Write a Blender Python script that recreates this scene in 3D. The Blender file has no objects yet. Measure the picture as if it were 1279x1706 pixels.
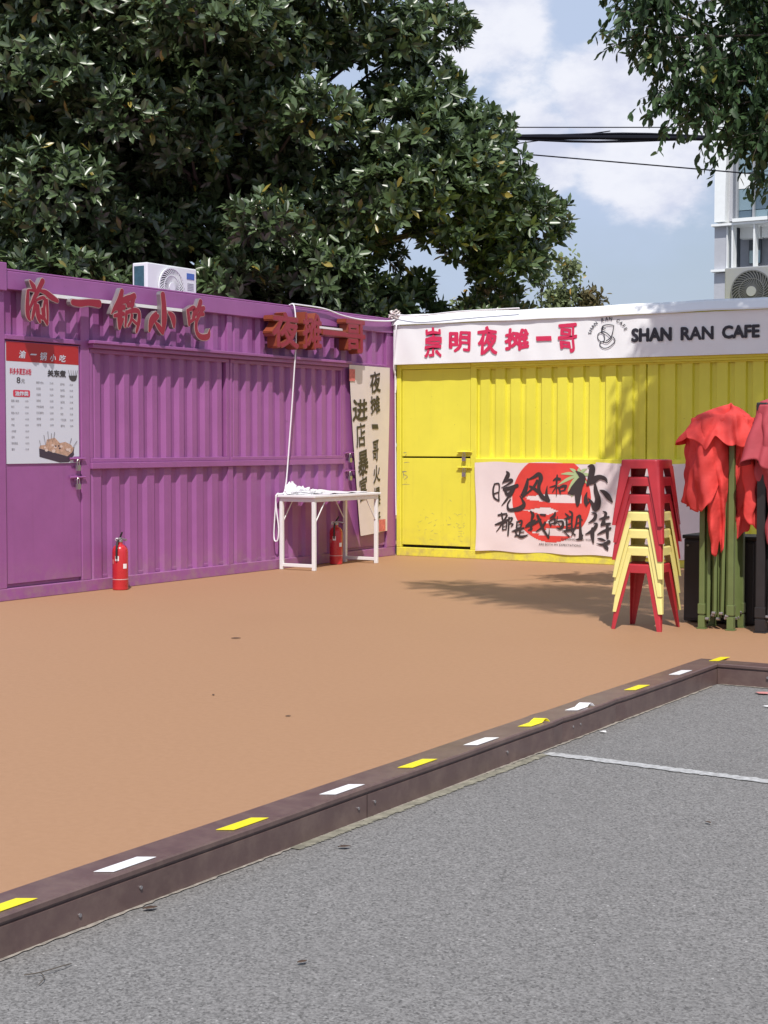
import bpy, bmesh, math, random
import numpy as np
from mathutils import Vector, Matrix

C = bpy.context.scene.collection
SC = bpy.context.scene

CLOUDS = [((-0.3748, 0.9049, 0.2016), 0.105, 1.0), ((-0.3429, 0.9121, 0.2246), 0.10, 1.0), ((-0.3898, 0.8935, 0.2230), 0.030, 0.9),
          ((-0.4299, 0.8844, 0.1818), 0.060, 0.95), ((-0.3633, 0.9161, 0.1693), 0.085, 0.75), ((-0.4546, 0.8512, 0.2623), 0.095, 0.75), ((-0.4423, 0.8675, 0.2279), 0.06, 0.5)]

# ------------------------------------------------------------------ camera
cam_data = bpy.data.cameras.new('camera')
cam = bpy.data.objects.new('camera', cam_data); C.objects.link(cam)
cam_data.sensor_fit = 'VERTICAL'; cam_data.sensor_height = 24.0
cam_data.lens = 24.0 * 2600.0 / 1706.0
cam.location = (8.993, -14.847, 1.25)
cam.rotation_euler = (math.radians(90 - 2.5326), 0, math.radians(31.5905))
cam_data.clip_start = 0.05; cam_data.clip_end = 3000
SC.camera = cam

# ------------------------------------------------------------------ light and sky
SUN = Vector((0.315, -0.470, 0.825)).normalized()
w = bpy.data.worlds.new('World'); SC.world = w; w.use_nodes = True
nt = w.node_tree; nt.nodes.clear()
def N(t, **k):
    n = nt.nodes.new(t)
    for a, b in k.items(): setattr(n, a, b)
    return n
out = N('ShaderNodeOutputWorld'); bg = N('ShaderNodeBackground')
bg.inputs['Strength'].default_value = 0.098
sky = N('ShaderNodeTexSky'); sky.sky_type = 'NISHITA'; sky.sun_disc = False
sky.sun_elevation = math.asin(SUN.z); sky.sun_rotation = math.atan2(SUN.x, SUN.y)
sky.air_density = 1.3; sky.dust_density = 2.5; sky.ozone_density = 1.5
geo = N('ShaderNodeTexCoord')
def noise(scale, detail, rough, loc=(0,0,0)):
    mp = N('ShaderNodeMapping'); mp.inputs['Location'].default_value = loc
    mp.inputs['Scale'].default_value = (1, 1, 1.7)
    nt.links.new(geo.outputs['Generated'], mp.inputs['Vector'])
    n = N('ShaderNodeTexNoise'); n.inputs['Scale'].default_value = scale
    n.inputs['Detail'].default_value = detail; n.inputs['Roughness'].default_value = rough
    nt.links.new(mp.outputs['Vector'], n.inputs['Vector'])
    return n.outputs['Fac']
def M(op, a, b=None, clamp=False):
    n = N('ShaderNodeMath', operation=op); n.use_clamp = clamp
    for i, x in enumerate((a, b)):
        if x is None: continue
        if isinstance(x, (int, float)): n.inputs[i].default_value = x
        else: nt.links.new(x, n.inputs[i])
    return n.outputs[0]
def smooth(x, lo, hi):
    n = N('ShaderNodeMapRange', interpolation_type='SMOOTHSTEP')
    nt.links.new(x, n.inputs['Value']); n.inputs['From Min'].default_value = lo; n.inputs['From Max'].default_value = hi
    return n.outputs['Result']
def mixc(f, a, b):
    n = N('ShaderNodeMix', data_type='RGBA')
    for i, x in ((0, f), (6, a), (7, b)):
        if isinstance(x, (int, float)): n.inputs[i].default_value = x
        elif isinstance(x, tuple): n.inputs[i].default_value = x
        else: nt.links.new(x, n.inputs[i])
    return n.outputs[2]
# banks of cumulus: soft lobes on the dome broken up by noise
n1 = noise(11, 9, 0.56, (3.1, 0.4, 1.7)); n2 = noise(4.2, 5, 0.5, (0.3, 2.2, 0.9)); n3 = noise(22, 6, 0.6, (1.0, 5.0, 0.2))
lobes = None
for (d, r, a) in CLOUDS:
    dv = Vector(d).normalized()
    dp = N('ShaderNodeVectorMath', operation='DISTANCE'); dp.inputs[1].default_value = dv
    nt.links.new(geo.outputs['Generated'], dp.inputs[0])
    l = M('MULTIPLY', smooth(dp.outputs['Value'], r, 0.0), a)
    lobes = l if lobes is None else M('MAXIMUM', lobes, l)
n4 = noise(34, 6, 0.6, (2.0, 1.0, 4.2))
dens = M('ADD', M('ADD', M('MULTIPLY', lobes, 0.62), M('MULTIPLY', n1, 0.62)), M('ADD', M('MULTIPLY', n3, 0.30), M('MULTIPLY', n4, 0.14)))
cum = smooth(dens, 0.76, 0.93)
veil = M('ADD', M('MULTIPLY', smooth(M('ADD', n2, M('MULTIPLY', n1, 0.35)), 0.50, 0.85), 0.35), 0.60, True)
cloudcol = mixc(smooth(M('ADD', M('MULTIPLY', n3, 0.55), M('MULTIPLY', n1, 0.45)), 0.36, 0.62), (6.2, 6.5, 8.0, 1), (8.6, 8.7, 9.4, 1))
skyc = mixc(veil, sky.outputs['Color'], (4.9, 5.85, 7.8, 1))
nt.links.new(mixc(M('MULTIPLY', cum, 0.92), skyc, cloudcol), bg.inputs['Color'])
nt.links.new(bg.outputs[0], out.inputs['Surface'])

sd = bpy.data.lights.new('sun', 'SUN'); sd.energy = 4.1; sd.angle = math.radians(0.53); sd.color = (1.0, 0.955, 0.90)
so = bpy.data.objects.new('sun', sd); C.objects.link(so)
so.rotation_euler = (-SUN).to_track_quat('-Z', 'Y').to_euler(); so.location = (10, -20, 30)
SC.view_settings.view_transform = 'Standard'; SC.view_settings.look = 'None'
SC.view_settings.exposure = 0.12; SC.view_settings.gamma = 1.0

# lettering and brush strokes: (along, up, width) in metres on their wall
BANNER_STROKES = {
 '晚': [
  [(1.266,0.816,0.0153),(1.248,0.748,0.0222),(1.262,0.668,0.0222),(1.32,0.633,0.017)],
  [(1.261,0.812,0.0136),(1.311,0.817,0.0187),(1.322,0.781,0.017),(1.316,0.709,0.0153),(1.319,0.637,0.0187)],
  [(1.261,0.708,0.0154),(1.311,0.725,0.0153)],
  [(1.407,0.95,0.0118),(1.427,0.918,0.0465),(1.4,0.87,0.0406),(1.36,0.822,0.0119)],
  [(1.369,0.834,0.0187),(1.454,0.859,0.0304),(1.472,0.843,0.0253),(1.4,0.798,0.0152),(1.347,0.774,0.0085)],
  [(1.374,0.758,0.0339),(1.436,0.767,0.044),(1.539,0.8,0.0387)],
  [(1.383,0.758,0.0254),(1.41,0.703,0.0339)],
  [(1.41,0.703,0.0339),(1.472,0.72,0.0422)],
  [(1.508,0.792,0.0337),(1.463,0.719,0.0507),(1.446,0.679,0.0254)],
  [(1.454,0.711,0.0254),(1.401,0.638,0.022),(1.352,0.583,0.0068)],
  [(1.455,0.651,0.0152),(1.424,0.599,0.0203),(1.437,0.543,0.0339),(1.509,0.543,0.0439),(1.58,0.562,0.0555),(1.619,0.603,0.0419),(1.592,0.658,0.0185),(1.563,0.693,0.0042)],
 ],
 '风': [
  [(1.662,0.869,0.0251),(1.645,0.794,0.046),(1.619,0.73,0.052),(1.583,0.698,0.0202)],
  [(1.666,0.865,0.0117),(1.728,0.89,0.0317),(1.789,0.922,0.0457),(1.815,0.883,0.0515),(1.794,0.812,0.0416),(1.798,0.741,0.0399),(1.842,0.678,0.0498),(1.912,0.648,0.038)],
  [(1.899,0.652,0.0496),(1.881,0.719,0.0331),(1.89,0.801,0.0066)],
  [(1.772,0.859,0.025),(1.737,0.795,0.03),(1.667,0.731,0.0184),(1.597,0.678,0.0218)],
  [(1.684,0.794,0.0201),(1.737,0.771,0.0333),(1.79,0.733,0.0333)],
 ],
 '和': [
  [(1.958,0.858,0.013),(1.996,0.879,0.0288),(2.037,0.873,0.0259)],
  [(2.003,0.917,0.0144),(1.999,0.872,0.0245),(1.996,0.804,0.0187),(1.997,0.697,0.0072)],
  [(1.92,0.789,0.0101),(1.966,0.8,0.0173),(1.992,0.811,0.013)],
  [(1.988,0.79,0.013),(1.951,0.734,0.0087)],
  [(2.007,0.79,0.0101),(2.026,0.77,0.0144)],
  [(2.022,0.791,0.0158),(2.034,0.756,0.0216),(2.042,0.722,0.0144)],
  [(2.026,0.784,0.0173),(2.071,0.802,0.0316),(2.109,0.805,0.0215)],
  [(2.105,0.802,0.0258),(2.09,0.764,0.0201)],
  [(2.045,0.75,0.0115),(2.094,0.761,0.0158)],
 ],
 '都': [
  [(1.312,0.48,0.0187),(1.357,0.489,0.0221),(1.415,0.499,0.0153)],
  [(1.352,0.505,0.017),(1.361,0.461,0.0187),(1.375,0.406,0.017)],
  [(1.278,0.377,0.0137),(1.339,0.397,0.0289),(1.433,0.435,0.0203)],
  [(1.42,0.483,0.0203),(1.375,0.414,0.0187),(1.33,0.348,0.0136),(1.293,0.305,0.0068)],
  [(1.371,0.397,0.017),(1.368,0.325,0.0187)],
  [(1.371,0.389,0.0119),(1.415,0.407,0.017),(1.409,0.33,0.0153)],
  [(1.373,0.361,0.0102),(1.407,0.368,0.0102)],
  [(1.372,0.325,0.0119),(1.408,0.333,0.0119)],
  [(1.442,0.459,0.0203),(1.44,0.375,0.022),(1.431,0.267,0.0186)],
  [(1.442,0.451,0.0152),(1.482,0.452,0.0203),(1.456,0.401,0.0135),(1.49,0.389,0.0169),(1.465,0.36,0.0085)],
 ],
 '是': [
  [(1.536,0.418,0.0135),(1.532,0.35,0.0219)],
  [(1.536,0.41,0.0152),(1.593,0.427,0.0219),(1.58,0.359,0.0202)],
  [(1.54,0.38,0.0101),(1.58,0.389,0.0118)],
  [(1.536,0.348,0.0135),(1.58,0.357,0.0135)],
  [(1.476,0.312,0.0085),(1.536,0.326,0.032),(1.62,0.352,0.0168)],
  [(1.576,0.335,0.0202),(1.565,0.279,0.0152)],
  [(1.572,0.303,0.0135),(1.62,0.31,0.0118)],
  [(1.518,0.314,0.0186),(1.532,0.274,0.0202),(1.51,0.261,0.0118)],
  [(1.527,0.278,0.0169),(1.59,0.256,0.0336),(1.669,0.282,0.0067)],
 ],
 '我': [
  [(1.642,0.377,0.0117),(1.695,0.406,0.0351),(1.752,0.439,0.0183)],
  [(1.693,0.535,0.0084),(1.725,0.498,0.0384),(1.712,0.454,0.0251)],
  [(1.717,0.486,0.0251),(1.708,0.407,0.0301),(1.7,0.331,0.0251)],
  [(1.669,0.33,0.0117),(1.717,0.351,0.0167)],
  [(1.635,0.361,0.0117),(1.713,0.391,0.0284),(1.817,0.445,0.0249)],
  [(1.778,0.491,0.0283),(1.809,0.425,0.0333),(1.844,0.347,0.0282),(1.907,0.258,0.0248)],
  [(1.905,0.258,0.0215),(1.914,0.31,0.0132),(1.915,0.357,0.0041)],
  [(1.87,0.419,0.0249),(1.827,0.362,0.0249),(1.761,0.317,0.01)],
  [(1.813,0.5,0.0166),(1.869,0.494,0.0249)],
 ],
 '的': [
  [(1.986,0.528,0.0148),(1.973,0.492,0.033),(1.926,0.464,0.0132)],
  [(1.911,0.428,0.0132),(1.935,0.381,0.0165)],
  [(1.911,0.429,0.0116),(1.982,0.457,0.0198),(1.974,0.402,0.0198)],
  [(1.922,0.4,0.0132),(1.978,0.418,0.0148)],
  [(2.012,0.485,0.0066),(2.004,0.438,0.0148),(1.991,0.402,0.0099)],
  [(2.007,0.432,0.0148),(2.068,0.432,0.0246),(2.07,0.385,0.0345),(2.039,0.357,0.028),(2.0,0.367,0.0082)],
  [(2.013,0.411,0.0082),(2.039,0.393,0.0148)],
 ],
 '期': [
  [(2.088,0.459,0.01),(2.133,0.474,0.0201),(2.185,0.493,0.0157)],
  [(2.099,0.518,0.01),(2.133,0.491,0.0215),(2.144,0.464,0.0157)],
  [(2.144,0.546,0.01),(2.178,0.52,0.0214),(2.174,0.444,0.0229)],
  [(2.114,0.463,0.0215),(2.118,0.402,0.0244),(2.117,0.337,0.0186)],
  [(2.172,0.458,0.02),(2.177,0.342,0.02)],
  [(2.118,0.403,0.0129),(2.171,0.414,0.0129)],
  [(2.126,0.371,0.01),(2.171,0.379,0.01)],
  [(2.066,0.332,0.0086),(2.134,0.341,0.0258),(2.219,0.367,0.0143)],
  [(2.089,0.326,0.0101),(2.145,0.278,0.0158)],
  [(2.164,0.335,0.01),(2.212,0.295,0.0186)],
  [(2.234,0.487,0.0185),(2.219,0.398,0.02),(2.171,0.284,0.0086)],
  [(2.23,0.48,0.0171),(2.267,0.495,0.0256),(2.269,0.399,0.0256),(2.272,0.324,0.0342),(2.276,0.263,0.0498)],
  [(2.23,0.419,0.0114),(2.267,0.428,0.0114)],
  [(2.227,0.374,0.01),(2.264,0.382,0.01)],
  [(2.298,0.298,0.0142),(2.268,0.259,0.0285),(2.22,0.248,0.0086)],
  [(2.252,0.487,0.0142),(2.297,0.451,0.0085)],
 ],
 '待': [
  [(2.396,0.532,0.0099),(2.44,0.516,0.031),(2.422,0.464,0.0353),(2.36,0.426,0.0085)],
  [(2.419,0.424,0.0099),(2.452,0.411,0.031),(2.408,0.349,0.0396),(2.327,0.306,0.0099)],
  [(2.408,0.369,0.0353),(2.405,0.301,0.0453),(2.416,0.22,0.017)],
  [(2.477,0.466,0.0084),(2.524,0.477,0.0309),(2.586,0.492,0.0238)],
  [(2.52,0.549,0.0084),(2.553,0.529,0.0309),(2.532,0.467,0.0309),(2.503,0.406,0.0239)],
  [(2.503,0.406,0.0211),(2.547,0.417,0.0253),(2.601,0.425,0.021)],
  [(2.543,0.441,0.0211),(2.503,0.399,0.0141)],
  [(2.458,0.308,0.0085),(2.518,0.338,0.0295),(2.605,0.378,0.0252)],
  [(2.569,0.407,0.0308),(2.569,0.347,0.0365),(2.573,0.273,0.0252)],
  [(2.46,0.269,0.0071),(2.504,0.26,0.0282),(2.552,0.248,0.0098)],
  [(2.453,0.214,0.0056),(2.526,0.207,0.0309),(2.592,0.239,0.0392)],
  [(2.526,0.21,0.0281),(2.563,0.174,0.0421),(2.578,0.151,0.014)],
 ],
 '你': [
  [(2.212,0.96,0.0071),(2.264,0.923,0.0497),(2.287,0.883,0.0781),(2.243,0.814,0.0996),(2.184,0.752,0.0856),(2.132,0.731,0.0172)],
  [(2.169,0.731,0.0286),(2.217,0.746,0.0784)],
  [(2.258,0.808,0.0782),(2.243,0.719,0.0712),(2.24,0.637,0.0498),(2.237,0.6,0.0214)],
  [(2.349,1.009,0.0113),(2.393,1.003,0.0635),(2.393,0.945,0.0706),(2.372,0.877,0.0565),(2.346,0.816,0.0283)],
  [(2.346,0.826,0.0283),(2.405,0.864,0.0706),(2.478,0.899,0.0492),(2.544,0.882,0.0378),(2.569,0.842,0.0098)],
  [(2.431,0.824,0.0282),(2.442,0.756,0.0493),(2.465,0.675,0.0634),(2.454,0.601,0.0775),(2.436,0.556,0.0353)],
  [(2.429,0.573,0.0494),(2.399,0.633,0.0353),(2.354,0.687,0.0042)],
  [(2.343,0.741,0.0099),(2.329,0.693,0.0354),(2.333,0.639,0.0468),(2.337,0.598,0.0128)],
  [(2.333,0.605,0.0142),(2.373,0.653,0.0127)],
  [(2.482,0.767,0.007),(2.53,0.747,0.0421),(2.581,0.698,0.056),(2.625,0.645,0.0168)],
 ],
}
SIGN_STROKES = {
 '渝': [
  [(-5.769,2.529,0.015),(-5.73,2.488,0.0454),(-5.712,2.465,0.0273)],
  [(-5.79,2.449,0.027),(-5.798,2.345,0.039),(-5.793,2.258,0.0421),(-5.77,2.219,0.0181)],
  [(-5.624,2.541,0.0459),(-5.668,2.475,0.0426),(-5.722,2.395,0.0363),(-5.781,2.296,0.0181)],
  [(-5.659,2.46,0.0183),(-5.597,2.452,0.0384),(-5.534,2.422,0.0479),(-5.457,2.393,0.0312)],
  [(-5.783,2.456,0.015),(-5.704,2.456,0.0258)],
  [(-5.705,2.365,0.0273),(-5.728,2.288,0.0333),(-5.747,2.227,0.0181)],
  [(-5.7,2.378,0.0182),(-5.642,2.404,0.026),(-5.602,2.398,0.0261),(-5.612,2.328,0.0261),(-5.604,2.265,0.0169)],
  [(-5.683,2.341,0.0335),(-5.68,2.266,0.0456),(-5.658,2.211,0.0229)],
  [(-5.634,2.32,0.0229),(-5.617,2.258,0.0306),(-5.577,2.197,0.02)],
  [(-5.579,2.393,0.0261),(-5.573,2.299,0.0262),(-5.573,2.21,0.0185)],
  [(-5.671,2.266,0.0305),(-5.626,2.244,0.0306)],
 ],
 '一': [
  [(-5.285,2.397,0.0476),(-5.2,2.394,0.056),(-5.085,2.409,0.0519),(-4.963,2.408,0.0657)],
 ],
 '锅': [
  [(-4.677,2.541,0.0417),(-4.714,2.451,0.0583),(-4.777,2.38,0.0352),(-4.814,2.336,0.0103)],
  [(-4.72,2.438,0.0457),(-4.613,2.476,0.0568),(-4.549,2.502,0.036)],
  [(-4.764,2.381,0.0311),(-4.651,2.404,0.0461)],
  [(-4.777,2.322,0.031),(-4.658,2.347,0.0377)],
  [(-4.695,2.419,0.05),(-4.709,2.311,0.0625),(-4.716,2.219,0.025)],
  [(-4.665,2.305,0.023),(-4.71,2.219,0.0229)],
  [(-4.625,2.462,0.042),(-4.588,2.427,0.0464)],
  [(-4.613,2.476,0.042),(-4.517,2.508,0.0552)],
  [(-4.523,2.512,0.0467),(-4.556,2.421,0.0508)],
  [(-4.607,2.414,0.0273),(-4.53,2.436,0.0297)],
  [(-4.62,2.367,0.0357),(-4.638,2.24,0.0252)],
  [(-4.614,2.363,0.0315),(-4.512,2.387,0.0425),(-4.458,2.37,0.0385),(-4.464,2.285,0.0406),(-4.494,2.203,0.0256)],
  [(-4.551,2.346,0.0317),(-4.564,2.295,0.0275),(-4.602,2.247,0.0211)],
  [(-4.545,2.305,0.0254),(-4.494,2.275,0.0277)],
 ],
 '小': [
  [(-4.142,2.555,0.0551),(-4.127,2.453,0.0596),(-4.124,2.333,0.0685),(-4.143,2.207,0.0221)],
  [(-4.146,2.22,0.0441),(-4.199,2.268,0.0483),(-4.252,2.307,0.0153)],
  [(-4.231,2.382,0.0328),(-4.291,2.313,0.0695),(-4.325,2.222,0.026)],
  [(-4.205,2.362,0.0329),(-4.252,2.316,0.0327)],
  [(-4.063,2.402,0.0222),(-4.002,2.359,0.0671),(-3.989,2.277,0.0269)],
 ],
 '吃': [
  [(-3.796,2.439,0.0342),(-3.78,2.374,0.0434),(-3.776,2.308,0.0275)],
  [(-3.787,2.439,0.0297),(-3.702,2.463,0.0461),(-3.717,2.369,0.0391)],
  [(-3.776,2.33,0.0274),(-3.695,2.371,0.03)],
  [(-3.608,2.532,0.0511),(-3.645,2.463,0.0463),(-3.709,2.387,0.023)],
  [(-3.673,2.456,0.03),(-3.559,2.474,0.042)],
  [(-3.66,2.404,0.0278),(-3.566,2.42,0.035)],
  [(-3.573,2.468,0.042),(-3.667,2.355,0.0393),(-3.668,2.257,0.0416),(-3.604,2.212,0.0512),(-3.503,2.223,0.0517),(-3.48,2.287,0.0118)],
 ],
}
LOGO_STROKES = {
 'logo': [
  [(2.649,2.442,0.0084),(2.588,2.449,0.0084),(2.536,2.435,0.0084),(2.527,2.387,0.0084),(2.575,2.369,0.0084),(2.624,2.327,0.0084)],
  [(2.658,2.438,0.0084),(2.646,2.366,0.0084),(2.624,2.319,0.0084),(2.575,2.284,0.0084)],
  [(2.527,2.379,0.0084),(2.487,2.356,0.0084),(2.487,2.308,0.0084),(2.523,2.279,0.0084),(2.558,2.297,0.0084),(2.55,2.354,0.0084),(2.527,2.374,0.0084)],
  [(2.523,2.279,0.0084),(2.505,2.251,0.0084),(2.537,2.217,0.0084),(2.59,2.216,0.0084),(2.642,2.246,0.0084),(2.673,2.285,0.0084),(2.65,2.326,0.0084)],
  [(2.537,2.279,0.0084),(2.589,2.27,0.0084),(2.641,2.317,0.0084)],
  [(2.544,2.435,0.0084),(2.536,2.403,0.0084),(2.567,2.413,0.0084)],
 ],
}
FASCIA = [('崇', (0.438, 2.172, 0.662, 2.504)), ('明', (0.742, 2.227, 1.012, 2.451)), ('夜', (1.094, 2.196, 1.336, 2.486)), ('摊', (1.422, 2.226, 1.707, 2.449)), ('一', (1.785, 2.31, 1.966, 2.36)), ('哥', (2.036, 2.188, 2.256, 2.473)), ('SHAN', (2.848, 2.261, 3.279, 2.403)), ('RAN', (3.37, 2.263, 3.711, 2.396)), ('CAFE', (3.794, 2.263, 4.172, 2.394))]
SCROLL = [('夜', (-0.579, 1.787, -0.36, 2.024)), ('摊', (-0.568, 1.568, -0.372, 1.762)), ('一', (-0.534, 1.403, -0.407, 1.452)), ('哥', (-0.522, 1.056, -0.395, 1.276)), ('火', (-0.511, 0.817, -0.36, 1.013)), ('爆', (-0.5, 0.56, -0.36, 0.768)), ('来', (-0.5, 0.364, -0.36, 0.511)), ('进', (-0.927, 1.485, -0.625, 1.719)), ('店', (-0.861, 1.203, -0.67, 1.467)), ('暴', (-0.828, 0.902, -0.614, 1.167)), ('富', (-0.806, 0.63, -0.648, 0.89)), ('seal1', (-1.014, 1.904, -0.882, 2.029)), ('seal2', (-0.407, 0.285, -0.255, 0.415))]
SIGN2 = [('夜', (-2.544, 2.171, -2.078, 2.528)), ('摊', (-2.022, 2.184, -1.676, 2.555)), ('一', (-1.667, 2.342, -1.225, 2.402)), ('哥', (-1.246, 2.185, -0.849, 2.539))]
# leaf masses of the camphor tree (x, y, z, radius)
CAMPHOR = [(4.75,-3.95,4.20,.42),(5.10,-3.70,4.15,.45),(4.90,-3.85,3.85,.30),(5.10,-3.75,3.70,.30),(5.30,-3.55,3.70,.38),(5.45,-3.55,3.45,.26),(5.55,-3.40,4.05,.50),(5.62,-3.35,3.35,.30),(5.30,-3.60,3.45,.22),(5.5,-3.3,3.7,.4),(4.62,-4.05,4.55,.40),(5.2,-3.6,4.7,.55),
 (5.8,-3.2,3.8,.45),(6.2,-3.2,4.3,.6),(5.9,-3.6,5.2,.7),(6.6,-3.3,5.2,.8),(7.3,-3.0,5.0,.8),(7.2,-3.4,6.2,.9),(6.4,-3.6,6.4,.8),(6.05,-3.0,5.9,.66),(5.62,-2.95,6.3,.52),(6.3,-2.9,6.7,.75),(5.72,-2.65,6.95,.50),(6.3,-2.7,7.4,.7),(6.9,-2.8,7.3,.8),(5.95,-2.6,7.7,.45),(5.15,-2.72,6.15,.50),(5.05,-2.72,6.6,.45),(5.3,-2.6,6.95,.5),(5.7,-2.9,5.85,.45),

 (6.1,-8.55,10,.42),(6.5,-8.75,10,.55),(6.95,-8.95,10,.62),(7.3,-9.2,10.1,.66),(7.7,-9.4,10,.7),(8.2,-9.5,10,.75),(7.2,-8.6,10.2,.6),(7.7,-8.7,10.2,.7),(8.3,-8.7,10.3,.8),(8.6,-7.8,9.8,.9),(8.3,-6.8,8.9,.9),(7.9,-6.0,7.6,.9),(7.1,-5.6,6.2,.8),(7.1,-4.7,6.3,.8),(7.4,-4.4,6.9,.9),
 (4.95,-2.8,6.4,.5),(5.5,-2.5,7.3,.6),(5.6,-2.75,6.6,.6),(6.2,-2.6,6.2,.6),(6.6,-2.5,7.0,.7),(5.0,-2.55,7.0,.45),(5.3,-2.8,5.7,.42)]
# far trees: base, height, spread, label, leaves per spray, material, seed, name, category, lowest branch
FARTREES = [((-10.25,26.4,0),6.55,.75,'slim pale green young tree far behind the yellow stall',70,'pale_leaf',3,'young_tree','tree',.55),((-10.85,26.1,0),6.3,.35,'thin bare stemmed tree left of the slim pale one',9,'pale_leaf',5,'young_tree','tree',.7),
 ((-11.95,25.4,0),5.30,.75,'low yellowish bush seen under the magnolia crown',80,'olive_leaf',7,'bush','bush',.6),((-12.75,24.9,0),5.2,.8,'low green bush left of the yellowish one under the magnolia crown',80,'pale_leaf',9,'bush','bush',.6),
 ((-9.6,26.8,0),5.5,.75,'low olive bush at the right foot of the slim pale tree',60,'olive_leaf',12,'bush','bush',.7)]
# dead leaves: x, y, z, length, direction, label
LEAVES = [(2.96,-6.9,0,.06,.4,'curled brown leaf in the middle of the deck left of the stools'),(4.9,-9.05,0,.03,1.0,'tiny dark leaf on the deck nearest the edging'),(4.25,-8.75,0,.025,2.0,'tiny brown leaf alone on the open deck'),
 (6.15,-10.52,-.105,.045,.5,'dark curled leaf on the asphalt under the edging at left centre'),(6.70,-11.55,-.105,.03,.9,'small dark leaf on the open asphalt at lower left'),(7.1,-9.55,-.105,.028,2.4,'dry leaf on the asphalt below the white line'),
 (6.05,-11.40,-.105,.045,.8,'dark leaf lying against the foot of the edging at left')]

# ------------------------------------------------------------------ materials
MATS = {}
def mat(name, col, rough=0.5, metal=0.0, var=0.0, vscale=3.0, col2=None, bump=0.0, bscale=60.0, spec=0.5, island=0.0, trans=0.0, coat=0.0):
    """painted / plain surface with a little mottling, optional bump and per-leaf variation"""
    if name in MATS: return MATS[name]
    m = bpy.data.materials.new(name); m.use_nodes = True; t = m.node_tree
    b = t.nodes['Principled BSDF']
    b.inputs['Roughness'].default_value = rough; b.inputs['Metallic'].default_value = metal
    b.inputs['Specular IOR Level'].default_value = spec
    if coat: b.inputs['Coat Weight'].default_value = coat
    c = (*col, 1)
    tc = t.nodes.new('ShaderNodeTexCoord')
    if var or col2:
        n = t.nodes.new('ShaderNodeTexNoise'); n.inputs['Scale'].default_value = vscale
        n.inputs['Detail'].default_value = 6; n.inputs['Roughness'].default_value = 0.62
        t.links.new(tc.outputs['Object'], n.inputs['Vector'])
        r = t.nodes.new('ShaderNodeMapRange'); r.inputs['From Min'].default_value = .32; r.inputs['From Max'].default_value = .68
        t.links.new(n.outputs['Fac'], r.inputs['Value'])
        mx = t.nodes.new('ShaderNodeMix'); mx.data_type = 'RGBA'
        k = col2 if col2 else tuple(min(1, x * (1 - var)) for x in col)
        k1 = col if col2 else tuple(min(1, x * (1 + var * .6)) for x in col)
        mx.inputs[6].default_value = (*k, 1); mx.inputs[7].default_value = (*k1, 1)
        t.links.new(r.outputs[0], mx.inputs[0]); t.links.new(mx.outputs[2], b.inputs['Base Color'])
        r2 = t.nodes.new('ShaderNodeMapRange'); r2.inputs['To Min'].default_value = max(0.05, rough - .08); r2.inputs['To Max'].default_value = min(1, rough + .08)
        t.links.new(n.outputs['Fac'], r2.inputs['Value']); t.links.new(r2.outputs[0], b.inputs['Roughness'])
    elif island:
        g = t.nodes.new('ShaderNodeNewGeometry'); h = t.nodes.new('ShaderNodeValToRGB')
        e = h.color_ramp.elements
        e[0].position = 0.0; e[0].color = (*[x * (1 - island) for x in col], 1)
        e[1].position = .98; e[1].color = (*[x * (1 + island) for x in col], 1)
        ne = e.new(0.988); ne.color = (col[0] * 4.2, col[1] * 2.2, col[2] * 1.2, 1)
        t.links.new(g.outputs['Random Per Island'], h.inputs['Fac']); t.links.new(h.outputs['Color'], b.inputs['Base Color'])
    else:
        b.inputs['Base Color'].default_value = c
    if bump:
        n = t.nodes.new('ShaderNodeTexNoise'); n.inputs['Scale'].default_value = bscale; n.inputs['Detail'].default_value = 3
        t.links.new(tc.outputs['Object'], n.inputs['Vector'])
        bp = t.nodes.new('ShaderNodeBump'); bp.inputs['Strength'].default_value = bump; bp.inputs['Distance'].default_value = .01
        t.links.new(n.outputs['Fac'], bp.inputs['Height']); t.links.new(bp.outputs[0], b.inputs['Normal'])
    if trans:
        tr = t.nodes.new('ShaderNodeBsdfTranslucent'); ad = t.nodes.new('ShaderNodeMixShader')
        ad.inputs[0].default_value = trans
        src = b.inputs['Base Color'].links[0].from_socket if b.inputs['Base Color'].links else None
        if src: t.links.new(src, tr.inputs['Color'])
        else: tr.inputs['Color'].default_value = c
        o = t.nodes['Material Output']
        t.links.new(b.outputs[0], ad.inputs[1]); t.links.new(tr.outputs[0], ad.inputs[2]); t.links.new(ad.outputs[0], o.inputs['Surface'])
    MATS[name] = m; return m

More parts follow.
